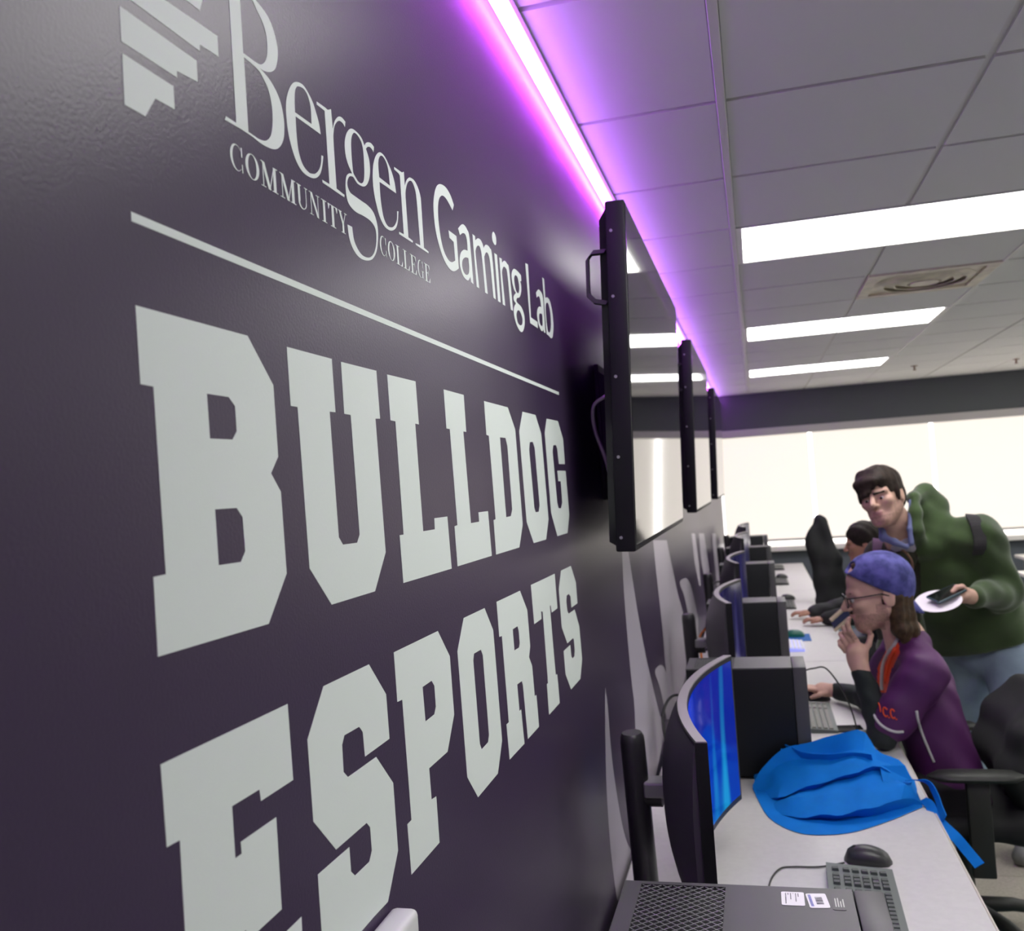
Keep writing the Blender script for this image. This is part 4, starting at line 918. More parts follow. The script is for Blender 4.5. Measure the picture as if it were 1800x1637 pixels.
# hair: long at the back, tuft in the cap opening, brows and a light moustache
hair = Sdf()
for (a, b, ra, rb) in (((-0.050, 0.050, -0.02), (-0.040, 0.055, -0.12), 0.032, 0.026), ((-0.04, 0.055, -0.12), (-0.055, 0.048, -0.19), 0.026, 0.014), ((-0.07, 0.02, -0.02), (-0.068, 0.03, -0.13), 0.040, 0.032),
                       ((-0.068, 0.03, -0.13), (-0.085, 0.02, -0.19), 0.032, 0.015), ((-0.055, -0.055, -0.02), (-0.050, -0.060, -0.12), 0.036, 0.030), ((-0.05, -0.06, -0.12), (-0.075, -0.05, -0.20), 0.030, 0.018), ((-0.070, -0.03, -0.02), (-0.075, -0.03, -0.17), 0.040, 0.02),
                       ((-0.028, 0.070, 0.03), (-0.005, 0.072, -0.028), 0.014, 0.006), ((-0.028, -0.070, 0.03), (-0.005, -0.072, -0.028), 0.014, 0.006),
                       ((0.032, 0.020, 0.096), (0.050, 0.018, 0.098), 0.018, 0.012), ((0.03, -0.01, 0.102), (0.050, -0.006, 0.102), 0.016, 0.010)):
    hair.cone(hp(*a), hp(*b), ra * HS, rb * HS, 0.015)
for y in (-1, 1): hair.cone(hp(0.090, 0.016 * y, 0.016), hp(0.079, 0.048 * y, 0.017), 0.0045, 0.0035, 0)
hair.cone(hp(0.090, -0.018, -0.054), hp(0.095, 0, -0.051), 0.003, 0.004, 0).cone(hp(0.095, 0, -0.051), hp(0.090, 0.018, -0.054), 0.004, 0.003, 0)
hair.fn(wrinkle(0.003, 160, 160, 10, 1))
hair.build('hair', m_hair1, man1, 0.0045, ORG1)
# cap worn backwards
m_cap = mat('washed_blue_denim', (0.12, 0.12, 0.40), 0.8, var=0.55, vscale=26, col2=(0.035, 0.04, 0.17), bump=0.2, bscale=300)
cap = Sdf()
cap.ell(hp(-0.016, 0, 0.046), np.array((0.112, 0.090, 0.092)) * HS, 0, R=HR)
cap.ell(hp(-0.040, 0, 0.016), np.array((0.088, 0.086, 0.085)) * HS, 0.02, R=HR)
nrm = HR @ np.array((0.72, 0.0, -1.0)); cap.half(hp(0.0, 0, 0.024), nrm, 0.006)
cap.ell(hp(0.062, 0.012, 0.098), np.array((0.030, 0.030, 0.017)) * HS, 0.006, 's', R=HR)
cap.fn(wrinkle(0.0012, 45, 45, 45, 3))
cp = cap.build('cap', m_cap, man1, 0.0045, ORG1)
bl = MB(); rings = []
for i in range(7):
    t = i / 6
    row = []
    for j in range(13):
        a = -1 + 2 * j / 12; y = a * 0.074 * (1 - 0.22 * t ** 2) * (1 - 0.25 * t * abs(a)); x = -0.104 - 0.030 * t * math.sqrt(max(0, 1 - 0.55 * a * a)) + 0.050 * a * a; z = -0.030 - 0.062 * t + 0.024 * a * a
        row.append(hp(x, y, z))
    rings.append(row)
vs = [Vector(p) for r in rings for p in r] + [Vector(p) - Vector(HR[:, 2]) * 0.004 for r in rings for p in r]; n = 13; N = 7 * n; fs = []
for i in range(6):
    for j in range(12): a = i * n + j; fs += [(a, a + 1, a + n + 1, a + n), (N + a, N + a + n, N + a + n + 1, N + a + 1)]
for j in range(12): fs += [(6 * n + j, 6 * n + j + 1, N + 6 * n + j + 1, N + 6 * n + j), (j, N + j, N + j + 1, j + 1)]
for i in range(6): fs += [(i * n, (i + 1) * n, N + (i + 1) * n, N + i * n), (i * n + 12, N + i * n + 12, N + (i + 1) * n + 12, (i + 1) * n + 12)]
bl.add([v - Vector(ORG1) for v in vs], fs).build('brim', m_cap, cp, smooth=True)
# glasses
gl = MB(); m_gl = mat('black_acetate', (0.012, 0.012, 0.013), 0.25)
for y in (-1, 1):
    lp = [Vector(hp(0.104 - abs(p[0]) * 0.1, 0.034 * y + p[0], -0.008 + p[1])) - Vector(ORG1) for p in [(0.024 * math.copysign(abs(math.cos(a)) ** 0.6, math.cos(a)), 0.019 * math.copysign(abs(math.sin(a)) ** 0.6, math.sin(a))) for a in [2 * math.pi * k / 20 for k in range(21)]]]
    gl.tube(lp, 0.0022, 6, cap=False)
    gl.tube([Vector(hp(*q)) - Vector(ORG1) for q in ((0.102, 0.058 * y, 0.004), (0.06, 0.076 * y, 0.004), (-0.005, 0.082 * y, 0.004), (-0.03, 0.080 * y, -0.008))], 0.0026, 6)
gl.tube([Vector(hp(0.106, -0.011, -0.003)) - Vector(ORG1), Vector(hp(0.110, 0, 0.0)) - Vector(ORG1), Vector(hp(0.106, 0.011, -0.003)) - Vector(ORG1)], 0.0022, 6)
go = gl.build('glasses', m_gl, man1, smooth=True)
m_lens = mat('lens', (0.9, 0.92, 1.0), 0.03); m_lens.node_tree.nodes['Principled BSDF'].inputs['Transmission Weight'].default_value = 1.0; m_lens.node_tree.nodes['Principled BSDF'].inputs['IOR'].default_value = 1.02
for y in (-1, 1):
    ln = MB(); ln.add([Vector(hp(0.103, 0.034 * y + 0.023 * math.cos(a), -0.008 + 0.018 * math.sin(a))) - Vector(ORG1) for a in [2 * math.pi * k / 18 for k in range(18)]], [tuple(range(18))]); ln.build('lens', m_lens, go)
# dark long-sleeved undershirt arms
us = Sdf(); m_under = mat('black_undershirt', (0.012, 0.018, 0.018), 0.8, bump=0.3, bscale=300)
us.chain([lsh, lel, lwr + (lel - lwr) * 0.08], [0.058, 0.048, 0.034], 0.02).chain([rsh, rel, rwr], [0.058, 0.048, 0.034], 0.02)
us.half(lwr, lwr - lel, 0.004).fn(wrinkle(0.0035, 50, 30, 75, 2)); us.build('undershirt', m_under, man1, 0.006, ORG1)
# jersey
je = Sdf()
je.cone(nb + (0.005, 0, -0.03), chest, 0.075, 0.108, 0.06).cone(chest, pel + (0.005, 0, -0.02), 0.108, 0.115, 0.05).cone(chest + (0, -0.07, 0), pel + (0.005, -0.07, -0.02), 0.094, 0.102, 0.05).cone(chest + (0, 0.07, 0), pel + (0.005, 0.07, -0.02), 0.094, 0.102, 0.05)
sl_e = lsh + (lel - lsh) * 0.80; sr_e = rsh + (rel - rsh) * 0.75
je.cone(nb + (0.012, -0.03, -0.025), lsh, 0.058, 0.070, 0.04).cone(lsh, sl_e, 0.076, 0.068, 0.03)
je.cone(nb + (0.012, 0.03, -0.025), rsh, 0.058, 0.070, 0.04).cone(rsh, sr_e, 0.076, 0.068, 0.03)
je.fn(wrinkle(0.0045, 38, 30, 55, 5))
arm_d = (lel - lsh) / np.linalg.norm(lel - lsh)
je.ell(hp(-0.02, 0, -0.075), (0.062, 0.060, 0.075), 0.01, 's', R=HR)
ms_j = [mat('purple_jersey', (0.085, 0.013, 0.098), 0.55, bump=0.3, bscale=700), mat('dark_purple_jersey', (0.045, 0.008, 0.055), 0.55, bump=0.3, bscale=700), mat('orange_panel', (0.75, 0.07, 0.015), 0.55), mat('white_trim', (0.6, 0.58, 0.58), 0.6)]
def project(C):
    d = C - np.array((CX, 0, CZ)); z = d @ np.array(FW); return W / 2 + FPX * (d @ np.array(RT)) / z, H / 2 - FPX * (d @ np.array(UP)) / z
def inpoly(u, v, poly):
    r = np.zeros(len(u), bool); n = len(poly)
    for k in range(n):
        (x0, y0), (x1, y1) = poly[k], poly[(k + 1) % n]
        c_ = ((y0 > v) != (y1 > v)) & (u < (x1 - x0) * (v - y0) / (y1 - y0 + 1e-9) + x0); r ^= c_
    return r
def pickj(C):
    u, v = project(C); out = np.zeros(len(C), int)
    out[inpoly(u, v, [(1543, 1172), (1560, 1140), (1580, 1130), (1582, 1148), (1566, 1180), (1558, 1218), (1540, 1218)])] = 2
    out[inpoly(u, v, [(1598, 1088), (1612, 1092), (1616, 1102), (1600, 1110), (1590, 1114)])] = 3
    return out
jo = je.build('jersey', ms_j, man1, 0.0065, ORG1, pickj)
def stripe(name, pxs, r, m, sdf, par, org, lift=0.001):
    pts = onto(sdf, pxs, lift)
    if len(pts) > 2: MB().tube([Vector(p) - Vector(org) for p in pts], r, 6).build(name, m, par, smooth=True)
stripe('sleeve_piping', [(1536, 1243), (1537, 1258), (1546, 1272), (1560, 1282), (1575, 1287), (1588, 1287)], 0.0045, ms_j[3], je, jo, ORG1)
stripe('side_piping', [(1611, 1250), (1614, 1268), (1621, 1290), (1631, 1315), (1642, 1340)], 0.0045, ms_j[3], je, jo, ORG1)
stripe('collar_trim', [(1607, 1096), (1596, 1104), (1582, 1118), (1571, 1135), (1560, 1150), (1552, 1170), (1550, 1195), (1550, 1212)], 0.007, ms_j[3], je, jo, ORG1)
stripe('chest_stripe', [(1574, 1140), (1566, 1155), (1560, 1172), (1556, 1200)], 0.008, ms_j[2], je, jo, ORG1)
stripe('back_print', [(1643, 1128), (1650, 1138), (1656, 1150)], 0.0055, ms_j[2], je, jo, ORG1)
for gx in (1553, 1566):                                             # C. C. on the sleeve
    def tl(x, y): return (gx + x * 0.9 + y * 0.12, 1253 + (gx - 1553) * 0.25 + x * 0.25 + y)
    stripe('sleeve_letter', [tl(8, -7), tl(4, -10), tl(0, -6), tl(0, 2), tl(4, 6), tl(8, 3)], 0.0028, ms_j[2], je, jo, ORG1)
    stripe('sleeve_letter', [tl(9.5, 5), tl(10, 6), tl(10.6, 7)], 0.0028, ms_j[2], je, jo, ORG1)
stripe('sleeve_letter', [(1542, 1234), (1546, 1240), (1548, 1252)], 0.0026, ms_j[2], je, jo, ORG1)
# trousers and shoes
tr = Sdf(); m_tr = mat('black_trousers', (0.015, 0.013, 0.016), 0.8)
for j in (0, 1): tr.chain([pel + (0, (-0.09, 0.09)[j], -0.01), kn[j], an[j] + (0, 0, 0.02)], [0.095, 0.072, 0.056], 0.03)
tr.build('trousers', m_tr, man1, 0.010, ORG1)
sh = Sdf()
for j in (0, 1): sh.cone(an[j] + (0.03, 0, -0.055), an[j] + (-0.17, 0, -0.062), 0.045, 0.038, 0.02)
sh.half((0, 0, 0.0), (0, 0, -1), 0.004); sh.build('shoes', m_black, man1, 0.008, ORG1)

# ------------------------------------------------------------------ standing person in the green hoodie
Gc = P(1549, 873, 4.10); upd = np.array(UP); rtd = np.array(RT); fwd_c = np.array(FW)
toc = np.array((CX, 0, CZ)) - Gc; toc /= np.linalg.norm(toc)
gup = upd * 0.93 - rtd * 0.36; gf = toc * 0.88 - rtd * 0.44 - upd * 0.06
GR = frame(gf, gup); GS = 0.99
def gp(x, y, z): return GR @ np.array((x, y, z)) * GS + Gc
gnb = P(1603, 948, 4.26); gl_ = P(1722, 945, 4.20); gr_ = P(1556, 985, 4.34)
gel = P(1764, 1040, 4.22); gwr = P(1712, 1050, 4.00); gha = P(1694, 1046, 3.955)
grel = np.array((0.94, 4.44, 1.06)); grwr = np.array((0.90, 4.32, 0.90))
gch = P(1655, 1010, 4.36); gpe = P(1732, 1128, 4.50)
b2_ = head_sdf(-0.020, 1.04).xf(GR, Gc, GS)
b2_.cone(gp(-0.028, 0, -0.05), gnb, 0.052, 0.060, 0.03).cone(gp(-0.005, -0.005, -0.07), gnb + (-0.055, -0.02, 0.0), 0.046, 0.058, 0.03).cone(gnb, gch, 0.08, 0.11, 0.05).cone(gch, gpe, 0.11, 0.11, 0.05)
b2_.chain([gnb, gl_, gel, gwr], [0.05, 0.05, 0.038, 0.028], 0.03).chain([gnb, gr_, grel, grwr], [0.05, 0.05, 0.038, 0.028], 0.03)
hipL, hipR = gpe + (0.07, -0.09, -0.04), gpe + (-0.07, 0.07, -0.04)
kneL = np.array((1.40, 4.36, 0.48)); kneR = np.array((1.235, 4.60, 0.48)); ankL = np.array((1.42, 4.46, 0.09)); ankR = np.array((1.22, 4.68, 0.09))
for a, b, c_ in ((hipL, kneL, ankL), (hipR, kneR, ankR)): b2_.chain([a, b, c_], [0.075, 0.052, 0.036], 0.03).cone(c_ + (0.02, 0.04, -0.045), c_ + (-0.06, -0.13, -0.06), 0.034, 0.028, 0.02)
# left hand: palm under, thumb on top of the phone, fingers under the plate
b2_.cone(gwr, gha, 0.027, 0.033, 0.02); hd_ = -rtd * 0.95 - upd * 0.12 - np.array(FW) * 0.25; hd_ /= np.linalg.norm(hd_)
sd_ = np.cross(hd_, upd); sd_ /= np.linalg.norm(sd_); nu = np.cross(sd_, hd_)
b2_.ell(gha + hd_ * 0.018, (0.044, 0.038, 0.021), 0.015, R=np.stack([hd_, sd_, nu], 1))
for k, yo in enumerate((-0.030, -0.011, 0.009, 0.027)):
    f0 = gha + hd_ * 0.045 + sd_ * yo - nu * 0.008; finger(b2_, f0, f0 + hd_ * 0.028 - nu * 0.014, f0 + hd_ * 0.046 - nu * 0.018, f0 + hd_ * 0.062 - nu * 0.016, 0.0088)
t0_ = gha + nu * 0.016 - sd_ * 0.020
finger(b2_, t0_, t0_ + hd_ * 0.020 + nu * 0.022, t0_ + hd_ * 0.045 + nu * 0.024, t0_ + hd_ * 0.066 + nu * 0.010, 0.0108)
rh = grwr + np.array((-0.03, -0.04, -0.07)); b2_.cone(grwr, rh, 0.028, 0.034, 0.02)
for k in range(4): f0 = rh + (0.0, -0.03 + 0.02 * k, -0.02); finger(b2_, f0, f0 + (-0.01, 0, -0.03), f0 + (-0.012, 0, -0.05), f0 + (-0.008, 0, -0.066))
finger(b2_, rh + (-0.02, -0.03, 0), rh + (-0.03, -0.05, -0.02), rh + (-0.03, -0.055, -0.035), rh + (-0.028, -0.055, -0.05), 0.010)
ORG2 = (1.32, 4.5, 0.0)
man2 = thing('person', 'standing person in green hoodie leaning over with phone and plate', 'person', ORG2)
def pick2(C):
    L = (C - Gc) @ GR / GS; out = np.zeros(len(C), int); hd = np.linalg.norm(C - Gc, axis=1) < 0.2
    out[hd & (L[:, 2] < -0.078) & (L[:, 0] > -0.01) & (L[:, 2] > -0.128)] = 1
    out[hd & (L[:, 2] < -0.03) & (L[:, 2] > -0.128) & (np.abs(L[:, 1]) > 0.046) & (L[:, 0] > -0.012) & (L[:, 0] < 0.045)] = 1
    out[hd & (np.abs(L[:, 2] + 0.068) < 0.011) & (L[:, 0] > 0.078) & (np.abs(L[:, 1]) < 0.022)] = 2
    return out
b2_.build('body', [m_skin2, m_stub1, m_lip], man2, 0.0042, ORG2, pick2)
for y in (-1, 1):
    e = MB(); bm = bmesh.new(); bmesh.ops.create_uvsphere(bm, u_segments=14, v_segments=10, radius=0.0098)
    e.add([Vector(gp(0.0765, 0.031 * y, -0.009)) + Vector(GR @ np.array((v.co.x, v.co.y * 1.15, v.co.z * 0.68))) - Vector(ORG2) for v in bm.verts], [[v.index for v in f.verts] for f in bm.faces]); bm.free()
    eo = e.build('eye', m_eyew, man2, smooth=True)
    q = Vector(gp(0.0846, 0.031 * y, -0.010)) - Vector(ORG2); MB().tube([q, q + Vector(GR[:, 0]) * 0.003], [0.0056, 0.0042], 12).build('iris', m_iris, eo)
h2 = Sdf()
h2.ell(gp(-0.018, 0, 0.046), np.array((0.106, 0.087, 0.090)) * GS, 0, R=GR)
h2.ell(gp(-0.06, 0, -0.01), np.array((0.060, 0.078, 0.070)) * GS, 0.02, R=GR)
h2.ell(gp(0.088, 0.0, -0.045), np.array((0.064, 0.062, 0.098)) * GS, 0.008, 's', R=GR)
for y0, x1, y1, z1, r in ((-0.045, 0.082, -0.058, 0.004, 0.012), (-0.028, 0.097, -0.040, 0.010, 0.013), (-0.010, 0.104, -0.024, 0.012, 0.013), (0.008, 0.103, -0.004, 0.022, 0.012), (0.026, 0.098, 0.018, 0.036, 0.011), (0.044, 0.085, 0.042, 0.040, 0.010), (-0.060, 0.060, -0.070, -0.010, 0.012)):
    fm = gp((0.080 if abs(y0) < 0.04 else 0.062), y0, 0.064); h2.cone(gp(0.035, y0 * 0.8, 0.100), fm, 0.018 * GS, 0.014 * GS, 0.02).cone(fm, gp(x1 - 0.004, y1, z1), 0.014 * GS, r * 0.5 * GS, 0.012)
for y in (-1, 1): h2.cone(gp(0.0, 0.076 * y, 0.03), gp(0.012, 0.074 * y, -0.026), 0.012, 0.006, 0.008)
for y in (-1, 1): h2.cone(gp(0.0935, 0.014 * y, 0.013), gp(0.083, 0.048 * y, 0.015), 0.0058, 0.0045, 0)
h2.fn(wrinkle(0.0028, 140, 140, 20, 4)); h2.build('hair', m_hair2, man2, 0.0045, ORG2)
# hoodie
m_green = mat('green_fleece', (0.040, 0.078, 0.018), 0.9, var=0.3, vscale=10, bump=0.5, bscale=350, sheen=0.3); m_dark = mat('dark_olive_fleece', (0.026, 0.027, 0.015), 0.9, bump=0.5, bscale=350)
hd2 = Sdf()
hd2.cone(gnb + (0.05, 0.02, -0.03), gch, 0.105, 0.170, 0.06).cone(gch, gpe + (0.0, 0, 0.02), 0.170, 0.180, 0.06)
hd2.cone(gch + (0.08, -0.05, 0.04), gpe + (0.06, -0.06, 0.0), 0.13, 0.145, 0.06).cone(gch + (-0.05, 0.03, -0.02), gpe + (-0.09, 0.0, -0.03), 0.13, 0.13, 0.06)
hd2.cone(gnb + (0.07, 0.0, -0.01), gl_, 0.085, 0.090, 0.05).cone(gl_, gel, 0.090, 0.075, 0.03).cone(gel, gwr + (gel - gwr) * 0.06, 0.075, 0.046, 0.025)
hd2.cone(gnb + (-0.02, 0.06, -0.05), gr_, 0.06, 0.085, 0.05).cone(gr_, grel, 0.088, 0.07, 0.03).cone(grel, grwr, 0.07, 0.048, 0.025)
# hood bunched behind the neck
hoodp = [P(1588, 905, 4.14), P(1600, 872, 4.22), P(1624, 864, 4.30), P(1648, 900, 4.30), P(1640, 950, 4.22), P(1616, 985, 4.15)]
hd2.fn(wrinkle(0.007, 30, 25, 42, 7))
def creases(F, X, Y, Z):       # bunched folds round the forearm and elbow
    ax_ = (gwr - gel) / np.linalg.norm(gwr - gel); t = (X - gel[0]) * ax_[0] + (Y - gel[1]) * ax_[1] + (Z - gel[2]) * ax_[2]
    r2 = (X - gel[0]) ** 2 + (Y - gel[1]) ** 2 + (Z - gel[2]) ** 2
    return F - 0.005 * np.sin(t * 62 + 2.5 * np.sin(18 * Z + 9 * X)) * np.exp(-r2 / 0.02)
hd2.fn(creases)
hd2.cone(gp(-0.03, 0, -0.04), gnb + (-0.03, -0.06, 0.0), 0.066, 0.070, 0.012, 's')
hd2.chain([P(1607, 874, 4.17), P(1609, 902, 4.14), P(1611, 932, 4.12), P(1622, 965, 4.17)], [0.016, 0.020, 0.022, 0.024], 0.04)
hd2.cone(P(1572, 1000, 4.24), P(1588, 1110, 4.26), 0.07, 0.09, 0.03).cone(P(1570, 985, 4.27), P(1590, 985, 4.17), 0.05, 0.045, 0.03)
hd2.chain([P(1606, 876, 4.20), P(1626, 868, 4.28), P(1645, 890, 4.28), P(1650, 925, 4.24), P(1640, 960, 4.20)], [0.030, 0.040, 0.046, 0.05, 0.05], 0.03)
hd2.cone(P(1622, 900, 4.24), P(1650, 940, 4.26), 0.045, 0.07, 0.03)
zipd = gch + np.array((-0.10, -0.16, 0.0))
h_a, h_b = P(1660, 1172, 4.3), P(1800, 1116, 4.4); hn_ = np.cross(h_b - h_a, np.array(FW)); hn_ *= -np.sign(hn_[2]); hd2.half(h_a, hn_, 0.014)
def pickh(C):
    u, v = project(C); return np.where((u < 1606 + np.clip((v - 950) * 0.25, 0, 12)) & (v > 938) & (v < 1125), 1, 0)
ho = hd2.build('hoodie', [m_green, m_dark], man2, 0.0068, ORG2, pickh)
stripe('zip_edge', [(1560, 955), (1575, 962), (1590, 970), (1602, 985), (1604, 1000)], 0.006, mat('tan_zip_tape', (0.22, 0.13, 0.08), 0.7), hd2, ho, ORG2)
# collars under the hoodie
m_col = mat('blue_collar', (0.14, 0.16, 0.33), 0.8); m_tee2 = mat('grey_tee', (0.42, 0.42, 0.47), 0.9)
cl = Sdf(); cl.chain([P(1549, 925, 4.12), P(1553, 945, 4.10), P(1572, 953, 4.08), P(1594, 962, 4.09)], [0.012, 0.016, 0.014, 0.010], 0.01).chain([P(1600, 880, 4.16), P(1600, 905, 4.13), P(1599, 930, 4.10), P(1602, 955, 4.09)], [0.007, 0.008, 0.010, 0.012], 0.01)
cl.build('shirt_collar', m_col, man2, 0.005, ORG2)
ts = Sdf(); ts.cone(gnb + (-0.03, -0.05, -0.02), gnb + (-0.02, -0.04, -0.05), 0.066, 0.05, 0.03); ts.half(P(1590, 928, 4.1), upd, 0.01); ts.build('tee_shirt', m_tee2, man2, 0.007, ORG2)
# jeans and shoes
jn = Sdf(); m_jean = mat('light_blue_denim', (0.36, 0.48, 0.57), 0.85, var=0.35, vscale=7, col2=(0.24, 0.31, 0.42), bump=0.3, bscale=400)
jn.cone(gpe + (-0.03, 0, -0.02), gpe + (0.04, 0, -0.03), 0.13, 0.13, 0.04)
for a, b, c_ in ((hipL, kneL, ankL), (hipR, kneR, ankR)): jn.chain([a, b, c_ + (0, 0, -0.02)], [0.110, 0.088, 0.072], 0.04)
jn.fn(wrinkle(0.005, 22, 22, 38, 9)).half(gpe + (0, 0, 0.06), (0, 0, 1), 0.01); jn.build('jeans', m_jean, man2, 0.0085, ORG2)
so = Sdf()
for c_ in (ankL, ankR): so.cone(c_ + (0.02, 0.045, -0.05), c_ + (-0.065, -0.145, -0.055), 0.044, 0.038, 0.02)
so.half((0, 0, 0.0), (0, 0, -1), 0.004); so.build('shoes', mat('grey_trainers', (0.2, 0.2, 0.2), 0.7), man2, 0.009, ORG2)
# backpack worn behind, straps over both shoulders
bpk = thing('backpack', 'black backpack worn on the back over the green hoodie', 'backpack', tuple(gch + np.array((0.12, 0.22, 0))))
OB = tuple(bpk.location); m_bp = mat('black_nylon', (0.016, 0.014, 0.017), 0.7, bump=0.3, bscale=300); m_bp2 = mat('dark_plum_webbing', (0.10, 0.05, 0.10), 0.7)
bs = Sdf(); bs.cone(gch + (0.17, 0.24, 0.12), gpe + (0.12, 0.26, 0.12), 0.08, 0.10, 0.03).cone(gch + (0.03, 0.30, 0.08), gpe + (-0.02, 0.32, 0.12), 0.08, 0.10, 0.03); bs.build('pack_body', m_bp, bpk, 0.009, OB)
def strap(pxs, r, m):
    pts = onto(hd2, pxs, 0.004); 
    if len(pts) > 2:
        q = ribbon([Vector(p) - Vector(OB) for p in pts], Vector(rtd), r, 0.008); q.build('strap', m, bpk, smooth=False)
strap([(1692, 884), (1703, 897), (1713, 915), (1720, 935), (1723, 955), (1721, 975)], 0.05, m_bp)
strap([(1545, 945), (1544, 960), (1545, 975)], 0.05, m_bp2)
# paper plate and phone in the hand
pc0 = gha + hd_ * 0.118 - nu * 0.012; plt = thing('paper_plate', 'white paper plate held in the standing person\'s hand', 'plate', tuple(pc0))
pn = upd * 0.90 + toc * 0.30 - rtd * 0.18; pn /= np.linalg.norm(pn); pu = np.cross(pn, sd_); pu /= np.linalg.norm(pu); pv = np.cross(pn, pu)
q = MB(); rings = []
for (r, z) in ((0.001, 0.0), (0.055, 0.0), (0.062, 0.003), (0.084, 0.009), (0.086, 0.0085), (0.063, 0.001), (0.056, -0.002), (0.001, -0.002)):
    rings.append([Vector(pu * r * math.cos(a) + pv * r * math.sin(a) + pn * z) for a in [2 * math.pi * k / 40 for k in range(40)]])
q.loft(rings).build('plate_disc', mat('white_paper', (0.80, 0.74, 0.80), 0.6), plt, smooth=True)
ph0 = gha + hd_ * 0.078 + nu * 0.019 - sd_ * 0.004; ph = thing('smartphone', 'dark teal smartphone held above the paper plate', 'phone', tuple(ph0))
p_x = hd_ - pn * (hd_ @ pn); p_x /= np.linalg.norm(p_x); Rm = np.stack([p_x, np.cross(pn, p_x), pn], 1)
q = MB().bbox(-0.062, 0.070, -0.036, 0.036, -0.0045, 0.0045, 0.003, 2); q.v = [tuple(Rm @ np.array(v)) for v in q.v]; q.build('phone_body', mat('teal_phone_case', (0.02, 0.055, 0.075), 0.4), ph)
q = MB().box(-0.058, 0.066, -0.032, 0.032, 0.0045, 0.005); q.v = [tuple(Rm @ np.array(v)) for v in q.v]; q.build('display', m_glass, ph)

# ------------------------------------------------------------------ third person, seated farther along
Kc = P(1516, 954, 6.2); KR = frame((-1, 0.15, -0.12), (-0.1, 0, 1)); ORG3 = (1.12, 6.2, 0)
man3 = thing('person', 'dark haired person seated between the capped person and the coat draped chair', 'person', ORG3)
kp = lambda x, y, z: KR @ np.array((x, y, z)) + Kc
k_nb = Kc + (0.07, 0.0, -0.20); kpel = np.array((1.14, 6.2, 0.56)); b3_ = head_sdf().xf(KR, Kc)
ksl, ksr = k_nb + (0.02, -0.19, -0.06), k_nb + (0.02, 0.19, -0.06); kel = np.array((0.90, 5.98, 0.82)); kwr = np.array((0.76, 6.12, DZ + 0.045)); ker = np.array((0.92, 6.45, 0.82)); kwrr = np.array((0.70, 6.42, DZ + 0.045))
b3_.cone(kp(-0.03, 0, -0.05), k_nb, 0.052, 0.06, 0.03).cone(k_nb, kpel, 0.09, 0.10, 0.04).chain([k_nb, ksl, kel, kwr], [0.05, 0.05, 0.038, 0.028], 0.03).chain([k_nb, ksr, ker, kwrr], [0.05, 0.05, 0.038, 0.028], 0.03)
for w_ in (kwr, kwrr):
    b3_.ell(w_ + (-0.05, 0, -0.006), (0.046, 0.038, 0.018), 0.015)
    for k in range(4): f0 = w_ + (-0.085, -0.027 + 0.018 * k, -0.004); finger(b3_, f0, f0 + (-0.03, 0, 0), f0 + (-0.048, 0, -0.010), f0 + (-0.058, 0, -0.02))
    finger(b3_, w_ + (-0.04, -0.035, -0.008), w_ + (-0.065, -0.048, -0.012), w_ + (-0.085, -0.046, -0.016), w_ + (-0.098, -0.043, -0.02), 0.0095)
for sy in (-0.1, 0.1): b3_.chain([kpel + (0, sy, 0), (0.70, 6.2 + sy, 0.55), (0.72, 6.2 + sy, 0.10)], [0.08, 0.055, 0.038], 0.03)
b3_.build('body', m_skin3, man3, 0.0065, ORG3)
h3 = Sdf(); h3.ell(kp(-0.02, 0, 0.045), (0.108, 0.092, 0.092), 0, R=KR).ell(kp(-0.055, 0, -0.03), (0.075, 0.088, 0.095), 0.02, R=KR).ell(kp(0.095, 0, -0.06), (0.075, 0.075, 0.11), 0.008, 's', R=KR); h3.fn(wrinkle(0.004, 90, 90, 60, 1)); h3.build('hair', m_hair3, man3, 0.007, ORG3)
j3 = Sdf(); j3.cone(k_nb + (0.01, 0, -0.03), kpel, 0.10, 0.14, 0.05).cone(k_nb + (0.01, -0.06, -0.08), kpel + (0, -0.05, 0), 0.10, 0.12, 0.05).cone(k_nb + (0.01, 0.06, -0.08), kpel + (0, 0.05, 0), 0.10, 0.12, 0.05).chain([k_nb + (0, -0.05, -0.04), ksl, kel, kwr], [0.06, 0.072, 0.055, 0.042], 0.03).chain([k_nb + (0, 0.05, -0.04), ksr, ker, kwrr], [0.06, 0.072, 0.055, 0.042], 0.03)
j3.fn(wrinkle(0.004, 35, 30, 50, 2)); j3.build('jacket', mat('black_jacket', (0.014, 0.015, 0.016), 0.7), man3, 0.010, ORG3)
t3 = Sdf()
for sy in (-0.1, 0.1): t3.chain([kpel + (0, sy, -0.01), (0.70, 6.2 + sy, 0.55), (0.72, 6.2 + sy, 0.06)], [0.09, 0.07, 0.055], 0.03)
t3.build('trousers', m_tr, man3, 0.012, ORG3)

